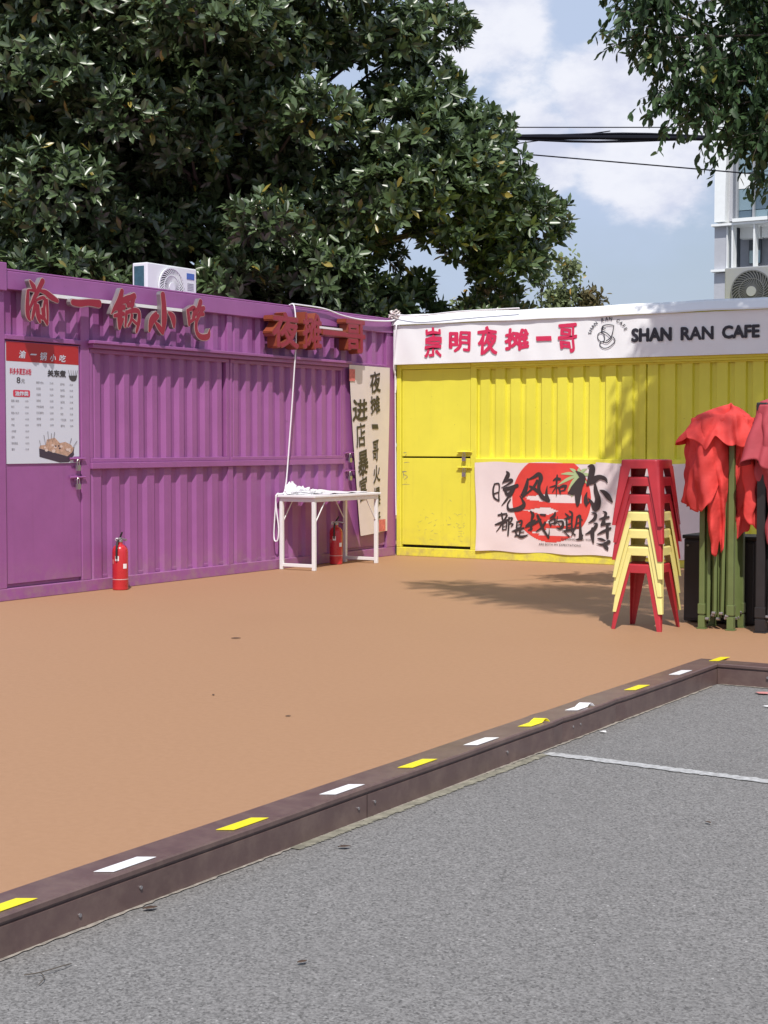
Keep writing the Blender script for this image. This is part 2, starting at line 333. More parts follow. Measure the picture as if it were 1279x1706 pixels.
def weather(name, streak=.16, grime=(.16, .12, .10), rust=(.16, .065, .03), dust=.62):
    """rain streaks, dust thrown up along the base and small rust spots on painted sheet metal"""
    m = MATS[name]; t = m.node_tree; b = t.nodes['Principled BSDF']; src = b.inputs['Base Color'].links[0].from_socket
    tc = t.nodes.new('ShaderNodeTexCoord'); gm = t.nodes.new('ShaderNodeNewGeometry')
    def nz(vec, sc, d, r, stretch=None):
        if stretch:
            mp = t.nodes.new('ShaderNodeMapping'); mp.inputs['Scale'].default_value = stretch; t.links.new(vec, mp.inputs['Vector']); vec = mp.outputs[0]
        n = t.nodes.new('ShaderNodeTexNoise'); n.inputs['Scale'].default_value = sc; n.inputs['Detail'].default_value = d; n.inputs['Roughness'].default_value = r
        t.links.new(vec, n.inputs['Vector']); return n.outputs['Fac']
    def rng(x, a, c, lo, hi):
        n = t.nodes.new('ShaderNodeMapRange'); n.clamp = True; t.links.new(x, n.inputs['Value'])
        for k, v in zip(('From Min', 'From Max', 'To Min', 'To Max'), (a, c, lo, hi)): n.inputs[k].default_value = v
        return n.outputs[0]
    def mul(x, y):
        n = t.nodes.new('ShaderNodeMath'); n.operation = 'MULTIPLY'; t.links.new(x, n.inputs[0]); t.links.new(y, n.inputs[1]); return n.outputs[0]
    def mix(f, a, c):
        n = t.nodes.new('ShaderNodeMix'); n.data_type = 'RGBA'; t.links.new(f, n.inputs[0]); t.links.new(a, n.inputs[6]); n.inputs[7].default_value = (*c, 1); return n.outputs[2]
    P = gm.outputs['Position']; sp = t.nodes.new('ShaderNodeSeparateXYZ'); t.links.new(P, sp.inputs[0])
    st = rng(nz(P, 1, 5, .6, (14, 14, .7)), .56, .78, 0, streak)
    c = mix(st, src, grime)
    splash = mul(rng(sp.outputs['Z'], .32, .0, 0, 1), rng(nz(P, 9, 6, .7), .42, .70, 0, dust))
    c = mix(splash, c, (.34, .25, .19))
    sc_ = rng(nz(P, 3.2, 9, .72), .665, .70, 0, .45); c = mix(sc_, c, grime)
    rs = rng(nz(P, 31, 4, .6), .735, .765, 0, .8); c = mix(rs, c, rust)
    t.links.new(c, b.inputs['Base Color'])
def ground_mat(name, base, dark, light, fine, speck=0.0, rough=0.9, stains=0.1, bump=.3):
    m = bpy.data.materials.new(name); m.use_nodes = True; t = m.node_tree; b = t.nodes['Principled BSDF']
    b.inputs['Roughness'].default_value = rough; b.inputs['Specular IOR Level'].default_value = .25
    tc = t.nodes.new('ShaderNodeTexCoord')
    def nz(s, d, r):
        n = t.nodes.new('ShaderNodeTexNoise'); n.inputs['Scale'].default_value = s; n.inputs['Detail'].default_value = d; n.inputs['Roughness'].default_value = r
        t.links.new(tc.outputs['Object'], n.inputs['Vector']); return n.outputs['Fac']
    def rng(x, a, c, lo=0, hi=1):
        n = t.nodes.new('ShaderNodeMapRange'); t.links.new(x, n.inputs['Value'])
        for k, v in zip(('From Min', 'From Max', 'To Min', 'To Max'), (a, c, lo, hi)): n.inputs[k].default_value = v
        return n.outputs[0]
    def mix(f, a, c):
        n = t.nodes.new('ShaderNodeMix'); n.data_type = 'RGBA'
        for i, x in ((0, f), (6, a), (7, c)):
            if isinstance(x, tuple): n.inputs[i].default_value = (*x, 1)
            else: t.links.new(x, n.inputs[i])
        return n.outputs[2]
    f = nz(fine, 4, .75)
    c = mix(rng(f, .36, .64), dark, light)
    c = mix(rng(nz(1.1, 7, .65), .3, .7, 0, stains), c, base)
    c = mix(rng(nz(.45, 5, .6), .52, .75, 0, stains), c, dark)
    if speck:
        v = t.nodes.new('ShaderNodeTexVoronoi'); v.inputs['Scale'].default_value = 24
        t.links.new(tc.outputs['Object'], v.inputs['Vector'])
        c = mix(rng(v.outputs['Distance'], .10, .06, 0, .55), c, speck)
        v2 = t.nodes.new('ShaderNodeTexVoronoi'); v2.inputs['Scale'].default_value = 150
        t.links.new(tc.outputs['Object'], v2.inputs['Vector'])
        sx = t.nodes.new('ShaderNodeSeparateColor'); t.links.new(v2.outputs['Color'], sx.inputs[0])
        c = mix(rng(sx.outputs[0], .55, 1., 0, .5), c, light)
        c = mix(rng(sx.outputs[1], .7, 1., 0, .6), c, tuple(x * .55 for x in dark))
    t.links.new(c, b.inputs['Base Color'])
    if bump:
        bp = t.nodes.new('ShaderNodeBump'); bp.inputs['Strength'].default_value = bump; bp.inputs['Distance'].default_value = .004
        t.links.new(f, bp.inputs['Height']); t.links.new(bp.outputs[0], b.inputs['Normal'])
    MATS[name] = m; return m

# ------------------------------------------------------------------ builders
def wl(o):
    v = Vector((0, 0, 0))
    while o is not None: v = v + o.location; o = o.parent
    return v
def tag(o, label=None, cat=None, group=None, kind=None):
    for k, v in (('label', label), ('category', cat), ('group', group), ('kind', kind)):
        if v: o[k] = v
    return o
def thing(name, loc, label, cat, group=None):
    o = bpy.data.objects.new(name, None); o.empty_display_size = .1; C.objects.link(o); o.location = loc
    return tag(o, label, cat, group)
TP = lambda u, v, w: (w, u, v)          # the purple wall: u = y, v = height, w = out of the wall (+x)
TY = lambda u, v, w: (u, -w, v)         # the yellow wall: u = x, v = height, w = out of the wall (-y)
class MB:
    def __init__(s, T=None): s.v = []; s.f = []; s.T = T
    def add(s, vs, fs):
        n = len(s.v)
        s.v += [s.T(*p) if s.T else tuple(p) for p in vs]
        s.f += [tuple(i + n for i in q) for q in fs]; return s
    def box(s, x0, x1, y0, y1, z0, z1):
        return s.add([(x0,y0,z0),(x1,y0,z0),(x1,y1,z0),(x0,y1,z0),(x0,y0,z1),(x1,y0,z1),(x1,y1,z1),(x0,y1,z1)],
                     [(0,3,2,1),(4,5,6,7),(0,1,5,4),(1,2,6,5),(2,3,7,6),(3,0,4,7)])
    def bar(s, a, b, r, n=8, r2=None, caps=True):
        a = Vector(a); b = Vector(b); d = (b - a).normalized(); r2 = r if r2 is None else r2
        x = d.orthogonal().normalized(); y = d.cross(x)
        vs = []
        for p, q in ((a, r), (b, r2)):
            for i in range(n):
                t = 2 * math.pi * i / n + math.pi / n; vs.append(tuple(p + x * math.cos(t) * q + y * math.sin(t) * q))
        fs = [(i, (i + 1) % n, n + (i + 1) % n, n + i) for i in range(n)]
        if caps: fs += [tuple(range(n - 1, -1, -1)), tuple(range(n, 2 * n))]
        return s.add(vs, fs)
    def tube(s, pts, r, n=6):
        P = [Vector(p) for p in pts]; vs = []; fs = []
        rr = r if isinstance(r, (list, tuple)) else [r] * len(P)
        ref = None
        for k, p in enumerate(P):
            d = (P[min(k + 1, len(P) - 1)] - P[max(k - 1, 0)])
            d = d.normalized() if d.length > 1e-9 else Vector((0, 0, 1))
            x = (ref - d * ref.dot(d)) if ref is not None else d.orthogonal()
            if x.length < 1e-6: x = d.orthogonal()
            x.normalize(); ref = x; y = d.cross(x)
            for i in range(n):
                t = 2 * math.pi * i / n; vs.append(tuple(p + x * math.cos(t) * rr[k] + y * math.sin(t) * rr[k]))
        for k in range(len(P) - 1):
            for i in range(n): fs.append((k*n+i, k*n+(i+1)%n, (k+1)*n+(i+1)%n, (k+1)*n+i))
        fs += [tuple(range(n - 1, -1, -1)), tuple(range((len(P)-1)*n, len(P)*n))]
        return s.add(vs, fs)
    def lathe(s, c, prof, n=24):
        vs = []; fs = []
        for (r, z) in prof:
            for i in range(n):
                t = 2 * math.pi * i / n; vs.append((c[0] + r*math.cos(t), c[1] + r*math.sin(t), c[2] + z))
        for k in range(len(prof) - 1):
            for i in range(n): fs.append((k*n+i, k*n+(i+1)%n, (k+1)*n+(i+1)%n, (k+1)*n+i))
        fs += [tuple(range(n - 1, -1, -1)), tuple(range((len(prof)-1)*n, len(prof)*n))]
        return s.add(vs, fs)
    def poly(s, pts, w0, w1=None):
        """flat polygon in (u,v) at w0; with w1 a prism whose front is w1"""
        n = len(pts)
        if w1 is None: return s.add([(p[0], p[1], w0) for p in pts], [tuple(range(n))])
        return s.add([(p[0], p[1], w0) for p in pts] + [(p[0], p[1], w1) for p in pts],
                     [tuple(range(n - 1, -1, -1)), tuple(range(n, 2*n))] + [(i, (i+1)%n, n+(i+1)%n, n+i) for i in range(n)])
    def grid(s, u0, u1, v0, v1, w, nu, nv, fn=None):
        vs = []; fs = []
        for j in range(nv + 1):
            for i in range(nu + 1):
                a = i / nu; c = j / nv; u = u0 + (u1-u0)*a; v = v0 + (v1-v0)*c; ww = w
                if fn: u, v, ww = fn(u, v, w, a, c)
                vs.append((u, v, ww))
        for j in range(nv):
            for i in range(nu):
                q = j*(nu+1)+i; fs.append((q, q+1, q+nu+2, q+nu+1))
        return s.add(vs, fs)
    def build(s, name, m, parent=None, smooth=False, bevel=0.0, solid=0.0, sub=0, segs=2):
        o0 = wl(parent) if parent is not None else Vector((0, 0, 0))
        me = bpy.data.meshes.new(name)
        me.from_pydata([(x - o0.x, y - o0.y, z - o0.z) for x, y, z in s.v], [], s.f); me.update()
        bm = bmesh.new(); bm.from_mesh(me); bmesh.ops.recalc_face_normals(bm, faces=bm.faces); bm.to_mesh(me); bm.free()
        if smooth:
            me.polygons.foreach_set('use_smooth', [True] * len(me.polygons))
        o = bpy.data.objects.new(name, me); C.objects.link(o)
        if parent is not None: o.parent = parent
        me.materials.append(MATS[m] if isinstance(m, str) else m)
        if solid: k = o.modifiers.new('solid', 'SOLIDIFY'); k.thickness = solid; k.offset = 0
        if sub: k = o.modifiers.new('sub', 'SUBSURF'); k.levels = sub; k.render_levels = sub
        if bevel:
            k = o.modifiers.new('bevel', 'BEVEL'); k.width = bevel; k.segments = segs; k.limit_method = 'ANGLE'; k.angle_limit = math.radians(40)
        if smooth and not sub:
            try: me.set_sharp_from_angle(angle=math.radians(40))
            except Exception: pass
        return o

def catmull(pts, k=6):
    if len(pts) < 2: return pts
    P = [pts[0]] + list(pts) + [pts[-1]]; r = []
    for i in range(1, len(P) - 2):
        a, b, c, d = P[i-1], P[i], P[i+1], P[i+2]
        for j in range(k):
            t = j / k
            r.append(tuple(.5*((2*b[q]) + (c[q]-a[q])*t + (2*a[q]-5*b[q]+4*c[q]-d[q])*t*t + (3*b[q]-a[q]-3*c[q]+d[q])*t**3) for q in range(len(b))))
    r.append(tuple(pts[-1])); return r
def stroke(mb, pts, w1, w0=None, grow=0.0, k=6, scale=1.0):
    """brush stroke: ribbon of varying width with rounded ends, in (u,v)"""
    S = catmull(pts, k); L = []; R = []
    for i, p in enumerate(S):
        a = S[max(i-1, 0)]; b = S[min(i+1, len(S)-1)]
        d = Vector((b[0]-a[0], b[1]-a[1]))
        d = d.normalized() if d.length > 1e-9 else Vector((1, 0))
        n = Vector((-d.y, d.x)); h = max(.0005, p[2]*.5*scale + grow)
        L.append((p[0]+n.x*h, p[1]+n.y*h)); R.append((p[0]-n.x*h, p[1]-n.y*h))
    def cap(p, q, r, s2):
        d = Vector((p[0]-q[0], p[1]-q[1])); d = d.normalized() if d.length > 1e-9 else Vector((1, 0)); n = Vector((-d.y, d.x))
        h = max(.0005, p[2]*.5*scale + grow)
        return [(p[0]+d.x*h*math.cos(t)*.8 + n.x*h*math.sin(t)*s2, p[1]+d.y*h*math.cos(t)*.8 + n.y*h*math.sin(t)*s2) for t in (-math.pi/4, 0, math.pi/4)]
    n = len(S)
    c1 = cap(S[-1], S[-2], None, -1); c0 = cap(S[0], S[1], None, -1)
    ring = L + [*cap(S[-1], S[-2], None, -1)] + R[::-1] + [*c0]
    # quads between the sides plus fans at the ends
    vs = [(x, y, w1) for x, y in L + R + c1 + c0]
    fs = [(i, i+1, n+i+1, n+i) for i in range(n-1)]
    fs += [(n-1, 2*n, 2*n+1, 2*n+2, 2*n-1), (0, n, 2*n+3, 2*n+4, 2*n+5)]
    if w0 is not None:
        m_ = len(ring); mb.add([(x, y, w0) for x, y in ring] + [(x, y, w1 - .0004) for x, y in ring],
                               [(i, (i+1) % m_, m_+(i+1) % m_, m_+i) for i in range(m_)] + [tuple(range(m_-1, -1, -1))])
    return mb.add(vs, fs)

_tc = {}
def glyphs(txt, bold=0.0, ext=0.0):
    """outline of built-in lettering as triangles, boxed to 0..1"""
    key = (txt, bold, ext)
    if key in _tc: return _tc[key]
    cu = bpy.data.curves.new('lettering', 'FONT'); cu.body = txt; cu.size = 1.0; cu.offset = bold; cu.extrude = ext; cu.resolution_u = 3
    o = bpy.data.objects.new('lettering', cu); C.objects.link(o)
    dg = bpy.context.evaluated_depsgraph_get(); dg.update()
    me = bpy.data.meshes.new_from_object(o.evaluated_get(dg))
    vs = [tuple(v.co) for v in me.vertices]; fs = [tuple(p.vertices) for p in me.polygons]
    bpy.data.objects.remove(o); bpy.data.curves.remove(cu); bpy.data.meshes.remove(me)
    if vs:
        x0 = min(v[0] for v in vs); x1 = max(v[0] for v in vs); y0 = min(v[1] for v in vs); y1 = max(v[1] for v in vs)
        dx = max(x1-x0, 1e-6); dy = max(y1-y0, 1e-6)
        vs = [((v[0]-x0)/dx, (v[1]-y0)/dy, v[2]) for v in vs]
        asp = dx/dy
    else: asp = 1
    _tc[key] = (vs, fs, asp); return _tc[key]
def text(mb, txt, u0, v0, u1, v1, w, bold=0.0, ext=0.0, warp=None, thick=0.0, step=.00006):
    """fit lettering into the box (u0,v0)-(u1,v1) on the surface at w; thick widens the strokes by that share of the box"""
    vs, fs, _ = glyphs(txt, bold, ext)
    offs = [(0, 0)] if not thick else [(0, 0)] + [(math.cos(k*math.pi/4), math.sin(k*math.pi/4)) for k in range(8)] + [(.5*math.cos(k*math.pi/2), .5*math.sin(k*math.pi/2)) for k in range(4)]
    tx = thick; ty = thick*abs(u1-u0)/max(1e-6, abs(v1-v0)); ty = min(ty, .12)
    for q, (a, b) in enumerate(offs):
        r = []
        for x, y, z in vs:
            if warp: x, y = warp(x, y)
            x = tx + (1-2*tx)*x + a*tx; y = ty + (1-2*ty)*y + b*ty
            r.append((u0 + (u1-u0)*x, v0 + (v1-v0)*y, w + z + q*step))
        mb.add(r, fs)
    return mb
def line_text(mb, txt, u, v, h, w, bold=0.0, squeeze=1.0):
    """lettering of height h from the left end (u,v)"""
    vs, fs, asp = glyphs(txt, bold); L = asp*h*squeeze
    return mb.add([(u + x*L, v + y*h, w) for x, y, z in vs], fs)
def corr(mb, u0, u1, v0, v1, w, depth, period, flat=.36, slope=.165, phase=0.0, back=True):
    """trapezoidal sheet metal"""
    prof = []; u = u0 - period + phase * period
    while u < u1 + period:
        for a, d in ((0, 0), (flat, 0), (flat+slope, -depth), (1-slope, -depth)):
            prof.append((u + a*period, w + d))
        u += period
    P = []
    for i, (a, d) in enumerate(prof):
        if u0 < a < u1: P.append((a, d))
        if i + 1 < len(prof):
            b, e = prof[i+1]
            for lim in (u0, u1):
                if a <= lim < b: P.append((lim, d + (e-d)*(lim-a)/(b-a)))
    P.sort(); n = len(P)
    mb.add([(a, v0, d) for a, d in P] + [(a, v1, d) for a, d in P], [(i, i+1, n+i+1, n+i) for i in range(n-1)])
    return mb
# ------------------------------------------------------------------ palette
PURPLE = (.314, .100, .290)
mat('purple_paint', PURPLE, .42, var=.10, vscale=2.2, bump=.06, bscale=40)
mat('yellow_paint', (.80, .735, .070), .45, var=.07, vscale=1.8, bump=.05, bscale=40)
mat('dark_gap', (.015, .012, .012), .9)
mat('white_vinyl', (.88, .88, .89), .42, var=.04, vscale=1.5)
mat('poster_white', (.62, .64, .72), .35)
mat('poster_red', (.42, .018, .022), .35)
mat('print_dark', (.05, .045, .05), .5)
mat('print_grey', (.22, .21, .23), .5)
mat('print_red', (.60, .035, .075), .5)
mat('fascia_red', (.66, .03, .10), .5)
mat('print_black', (.028, .026, .036), .5)
mat('ink', (.045, .034, .034), .5)
mat('banner_pink', (.80, .69, .68), .5, var=.05, vscale=2.0)
mat('sun_red', (.75, .065, .05), .5, var=.12, vscale=5)
mat('palm_green', (.42, .52, .26), .5)
mat('palm_orange', (.80, .30, .16), .5)
mat('scroll_cloth', (.70, .61, .59), .8, var=.06, vscale=4)
mat('seal_red', (.62, .16, .15), .7, var=.3, vscale=30)
mat('letter_silver', (.33, .29, .30), .30, metal=.6)
mat('letter_face', (.27, .010, .028), .35)
mat('letter_rim', (.62, .42, .40), .35, metal=.2)
mat('orange_side', (.26, .062, .030), .35)
mat('white_plastic', (.80, .79, .81), .4, var=.03)
mat('white_steel', (.80, .79, .79), .35, var=.04, vscale=5)
mat('steel', (.42, .40, .41), .35, metal=.8)
mat('red_paint', (.45, .028, .038), .40, var=.10, vscale=8)
mat('ext_red', (.52, .022, .030), .28, var=.10, vscale=9, coat=.3)
mat('black_rubber', (.02, .02, .022), .55)
mat('cream_paint', (.80, .70, .25), .38, var=.06, vscale=8)
mat('gazebo_red', (.84, .075, .065), .75, var=.10, vscale=5, bump=.55, bscale=22, trans=.25)
mat('gazebo_maroon', (.48, .065, .085), .75, var=.12, vscale=5, bump=.3, bscale=18, trans=.15)
mat('green_steel', (.135, .170, .055), .45, var=.12, vscale=7)
mat('black_steel', (.022, .018, .018), .42, var=.2, vscale=7)
mat('cabinet_black', (.030, .022, .020), .5, var=.2, vscale=6)
mat('edging_brown', (.118, .073, .067), .36, var=.14, vscale=2.6, bump=.05, bscale=25)
mat('edging_dark', (.045, .028, .027), .5)
mat('tape_yellow', (.85, .72, .02), .35)
mat('tape_white', (.83, .82, .82), .35)
mat('ac_white', (.72, .74, .75), .4, var=.03)
mat('ac_grey', (.30, .31, .33), .45)
mat('ac_grille', (.13, .135, .15), .45)
mat('ac_dark', (.075, .08, .09), .5)
mat('coil_teal', (.035, .10, .13), .5, var=.3, vscale=40)
mat('blue_label', (.06, .13, .42), .4)
mat('bark', (.10, .082, .065), .9, var=.35, vscale=14, bump=.8, bscale=30)
mat('magnolia_leaf', (.076, .118, .046), .36, island=.45, spec=.85, trans=.22)
mat('camphor_leaf', (.058, .106, .042), .42, island=.5, spec=.4, trans=.34)
mat('pale_leaf', (.20, .24, .11), .7, island=.4, trans=.3)
mat('olive_leaf', (.13, .11, .04), .7, island=.4, trans=.3)
mat('dry_leaf', (.075, .042, .025), .8)
mat('cable_black', (.010, .011, .018), .8, spec=.1)
mat('cord_white', (.82, .80, .83), .5)
mat('facade_white', (.80, .82, .82), .6, var=.03)
mat('facade_grey', (.42, .43, .47), .7, var=.05)
mat('facade_dark', (.06, .07, .085), .6)
mat('window_glass', (.25, .34, .38), .06, metal=.35, spec=.8)
mat('window_glass_dark', (.08, .12, .16), .06, spec=.8)
mat('scrap_white', (.8, .79, .78), .6)
mat('scrap_pink', (.55, .22, .20), .7)
mat('food_tan', (.52, .33, .24), .5, var=.35, vscale=40)
mat('food_pale', (.66, .52, .46), .5)
mat('tray_dark', (.055, .038, .060), .4)
mat('grit', (.30, .265, .225), .95, var=.4, vscale=40)
mat('line_white', (.52, .52, .515), .8, col2=(.26,.255,.25), vscale=38)
mat('line_yellow', (.245, .228, .175), .9, var=.4, vscale=20)
weather('purple_paint', .22, (.15, .07, .13)); weather('yellow_paint', .16, (.42, .34, .10)); weather('edging_brown', .10, (.22, .165, .145), dust=.22)
ground_mat('asphalt', (.165, .158, .152), (.088, .084, .081), (.285, .274, .264), 105, speck=(.55, .53, .51), stains=.5)
ground_mat('deck_paint', (.362, .203, .111), (.337, .188, .102), (.374, .213, .119), 30, rough=.66, stains=.55, bump=.03)

# ------------------------------------------------------------------ ground, deck, markings
E_X = 6.012; E_Y = -6.405                                    # faces of the edging
m = MB(); m.box(-400, 400, -400, 400, -.5, -.11); tag(m.build('ground', 'asphalt'), kind='structure')
m = MB(); m.box(-22, 5.86, -30, -6.215, -.105, 0); m.box(-22, 7.9, -6.215, 14, -.105, 0)
tag(m.build('deck', 'deck_paint'), kind='structure')
def wobble_strip(mb, a, b, wd, z, n, amp, rnd, side=None):
    a = Vector(a); b = Vector(b); d = (b-a).normalized(); nn = Vector((-d.y, d.x)); L = []; R = []
    for i in range(n + 1):
        p = a + (b-a)*(i/n); L.append(p + nn*(wd/2 + rnd.uniform(-amp, amp))); R.append(p - nn*(wd/2 + rnd.uniform(-amp, amp)))
    mb.add([(p.x, p.y, z) for p in L+R], [(i, n+1+i, n+2+i, i+1) for i in range(n)])
rnd = random.Random(4)
m = MB(); wobble_strip(m, (6.05, -8.70), (14, -9.08), .07, -.1062, 500, .007, rnd); tag(m.build('parking_line', 'line_white'), kind='structure')
m = MB(); wobble_strip(m, (6.050, -8.72), (6.030, -10.6), .045, -.1063, 500, .010, rnd); tag(m.build('faded_line', 'line_yellow'), kind='structure')

m = MB(); wobble_strip(m, (6.014, -6.5), (6.014, -24), .016, -.1064, 700, .006, rnd); wobble_strip(m, (6.03, -6.412), (7.9, -6.412), .016, -.1064, 120, .006, rnd); tag(m.build('kerb_grit', 'grit'), kind='stuff')
# edging: one bent profile swept round the inner corner
prof = [(-.155, .001), (-.155, .007), (-.006, .007), (.000, .003), (.000, -.010), (-.010, -.013), (-.010, -.020), (-.003, -.023), (-.003, -.109)]
ed = thing('deck_edging', (6.0, -6.4, 0), 'dark brown metal edging along the deck with yellow and white tape strips', 'edging')
def edge_piece(a, b, dirx, mitre0, mitre1):
    pass
m = MB()
def sweep(path):
    # path of (x, y, nx, ny): outward normal used for the profile offset
    n = len(prof); vs = []; fs = []
    for (x, y, nx, ny) in path:
        for (d, z) in prof: vs.append((x + nx*d, y + ny*d, z))
    for k in range(len(path)-1):
        for i in range(n-1): fs.append((k*n+i, k*n+i+1, (k+1)*n+i+1, (k+1)*n+i))
    m.add(vs, fs)
ny_ = 60; path = []
dent = lambda y: -.012*math.exp(-((y+8.46)/.05)**2) - .010*math.exp(-((y+7.86)/.06)**2)
ys = [-26, -20, -16, -14, -13] + [-12.5 + i*(12.5-6.405)/ny_ for i in range(ny_+1)]
sweep([(E_X + dent(y) + .0015*math.sin(y*5.1), y, 1, (-1 if y > -6.41 else 0)) for y in ys])
sweep([(E_X, E_Y, 1, -1), (6.5, E_Y, 0, -1), (7.2, E_Y, 0, -1), (7.9, E_Y, 0, -1)])
o = m.build('edge_profile', 'edging_brown', ed, smooth=False)
for y in (-12.92, -10.11, -7.2):
    m = MB(); m.box(6.0035, 6.0095, y-.0008, y+.0008, -.105, -.022); m.build('joint_seam', 'edging_dark', ed)
for (y, z) in ((-11.36, -.055), (-11.62, -.07), (-10.17, -.06), (-10.06, -.057), (-9.0, -.055), (-12.0, -.07), (-8.34, -.05), (-8.26, -.05)):
    q = MB(); q.bar((6.008, y, z), (6.0125, y, z), .0058, 8); q.build('screw', 'steel', ed)
for (x, z) in ((6.30, -.05),):
    q = MB(); q.bar((x, -6.405, z), (x, -6.413, z), .007, 8); q.build('screw', 'steel', ed)
def strip(y0, y1, col, peel=0, skew=.03, x0=5.935, x1=5.985):
    q = MB(); n = 10; vs = []
    for i in range(n+1):
        t = i/n; y = y0 + (y1-y0)*t
        lift = 0.0
        if peel and t > .62: lift = (t-.62)/.38
        dx = .020*peel*lift; dz = .016*abs(peel)*math.sin(lift*math.pi)
        vs += [(x0 + dx + .0, y - .02*lift*abs(peel), .0095 + max(dz, 0)), (x1 + dx*1.4, y + skew - .06*lift*abs(peel), .0095 + dz + .004*lift)]
    q.add(vs, [(2*i, 2*i+1, 2*i+3, 2*i+2) for i in range(n)])
    q.build('tape_strip', col, ed, solid=.0012)
TAPES = [(-12.53, 'w', 0), (-11.98, 'y', 0), (-11.48, 'w', 0), (-10.905, 'y', 0), (-10.31, 'w', 0), (-9.775, 'y', 0), (-9.25, 'w', 0), (-8.755, 'y', 1),
         (-8.27, 'w', 1), (-7.57, 'y', 0), (-6.96, 'w', 0), (-6.34, 'y', 0)]
for (y, c_, p_) in TAPES: strip(y, y + .19, 'tape_yellow' if c_ == 'y' else 'tape_white', p_)

# ------------------------------------------------------------------ purple container
pc = thing('purple_container', (-1.2, -3.03, 0), 'purple corrugated shipping container stall with hatch and two doors', 'container stall', None)
X0, X1 = -6.07, 0.0                                            # along the wall (y)
m = MB(TP)
m.box(X0, X1, 0, .098, -.09, .012)                             # sill
m.box(X0, X1, 2.455, 2.60, -.09, .028)                         # top rail
m.box(X0, X1, 2.601, 2.618, -.14, .022)
m.box(X0-.03, X0+.14, 2.44, 2.66, -.12, .046)                  # corner casting
m.box(X0-.02, -5.925, .098, 2.455, -.09, .010)                 # left corner post
m.box(-.19, .004, .098, 2.455, -.09, .014)                     # right corner post
m.box(-5.052, -4.945, .098, 2.455, -.09, .002)                 # post between door and hatch
m.box(-1.052, -1.0, .098, 2.09, -.09, .002)
m.box(-3.045, -2.965, 2.10, 2.455, -.07, .000)
m.box(-5.925, -5.052, 2.065, 2.105, -.06, .012)                # lintels
m.box(-1.0, -.19, 2.075, 2.105, -.06, .012)
m.box(X0, X1, .098, .13, -.09, -.03)
pcf = m.build('frame', 'purple_paint', pc, bevel=.006)
m = MB(TP)
m.box(-4.98, -1.0, 2.080, 2.108, -.02, .086); m.box(-4.96, -1.02, 2.045, 2.080, -.02, .058)
m.build('hatch_hood', 'purple_paint', pc, bevel=.005)
m = MB(TP)
corr(m, -5.925, -3.045, 2.105, 2.455, -.018, .036, .205, phase=.1); corr(m, -2.965, -.19, 2.105, 2.455, -.018, .036, .205, phase=.3)
m.build('upper_wall', 'purple_paint', pc)
def hatch(nm, u0, u1, v0, v1, period, depth, label=None):
    a = MB(TP); b_ = .035
    a.box(u0, u1, v1-b_, v1, -.04, .004); a.box(u0, u1, v0, v0+b_, -.04, .006)
    a.box(u0, u0+b_, v0+b_, v1-b_, -.04, .0); a.box(u1-b_, u1, v0+b_, v1-b_, -.04, .0)
    h = a.build(nm, 'purple_paint', pc, bevel=.004)
    b = MB(TP); corr(b, u0+b_, u1-b_, v0+b_, v1-b_, -.006, depth, period, phase=.15); b.build('corrugated_panel', 'purple_paint', h)
    return h
hatch('hatch_flap', -4.940, -3.03, 1.085, 2.043, .187, .036); hatch('hatch_flap', -3.00, -1.056, 1.085, 2.043, .187, .036)
m = MB(TP); m.box(-4.945, -1.052, 1.030, 1.084, -.06, .022); m.build('hatch_rail', 'purple_paint', pc, bevel=.005)
m = MB(TP); corr(m, -4.945, -3.05, .098, 1.03, -.006, .027, .232, flat=.42, slope=.15, phase=.18); corr(m, -2.97, -1.052, .098, 1.03, -.006, .027, .232, flat=.42, slope=.15, phase=.3)
m.build('lower_wall', 'purple_paint', pc)
m = MB(TP); m.box(-3.05, -2.97, .098, 1.03, -.05, .008); m.box(-3.029, -3.001, 1.085, 2.043, -.05, -.006); m.build('hatch_post', 'purple_paint', pc, bevel=.004)
def hasp(T, parent, u, v, mt):
    q = MB(T); q.box(u-.075, u+.075, v-.010, v+.010, .001, .012); q.bar((u-.085, v, .016), (u+.10, v, .016), .007, 8)
    q.box(u-.03, u+.035, v-.03, v+.018, .001, .006)
    h = q.build('hasp', mt, parent)
    q = MB(T); pts = [(u+.005+.014*math.cos(t), v-.03-.005+.03*math.sin(t), .022) for t in [math.pi*i/8 for i in range(9)]]
    q.tube([pts[0][:1] + (v-.055, .022)] + pts + [pts[-1][:1] + (v-.055, .022)], .0035, 6); q.box(u-.016, u+.026, v-.10, v-.055, .011, .033)
    q.build('padlock', 'steel', h); return h
def slab_door(T, parent, u0, u1, v0, v1, mt, gap=.014):
    q = MB(T); q.box(u0-.004, u1+.004, v0-.02, v1+.02, -.07, -.05); q.build('door_recess', 'dark_gap', parent)
    q = MB(T); q.box(u0+.004, u1-.004, v0+gap, v1-.004, -.046, -.008)
    d = q.build('door', mt, parent, bevel=.004); return d
d = slab_door(TP, pc, -5.925, -5.052, .115, 2.063, 'purple_paint')
hasp(TP, d, -5.12, 1.12, 'purple_paint'); hasp(TP, d, -5.12, .965, 'purple_paint')
d = slab_door(TP, pc, -1.0, -.19, .115, 2.073, 'purple_paint')
hasp(TP, d, -.945, 1.145, 'purple_paint'); hasp(TP, d, -.945, .955, 'purple_paint')
m = MB(); m.box(-2.42, -.13, X0, X1-.002, 2.56, 2.598); m.box(-2.42, -2.38, X0, X1-.002, 0, 2.56); m.box(-2.38, -.09, X0+.002, X0+.05, .0, 2.56); m.box(-2.38, -.09, -.05, -.004, .0, 2.56)
m.build('body', 'purple_paint', pc)
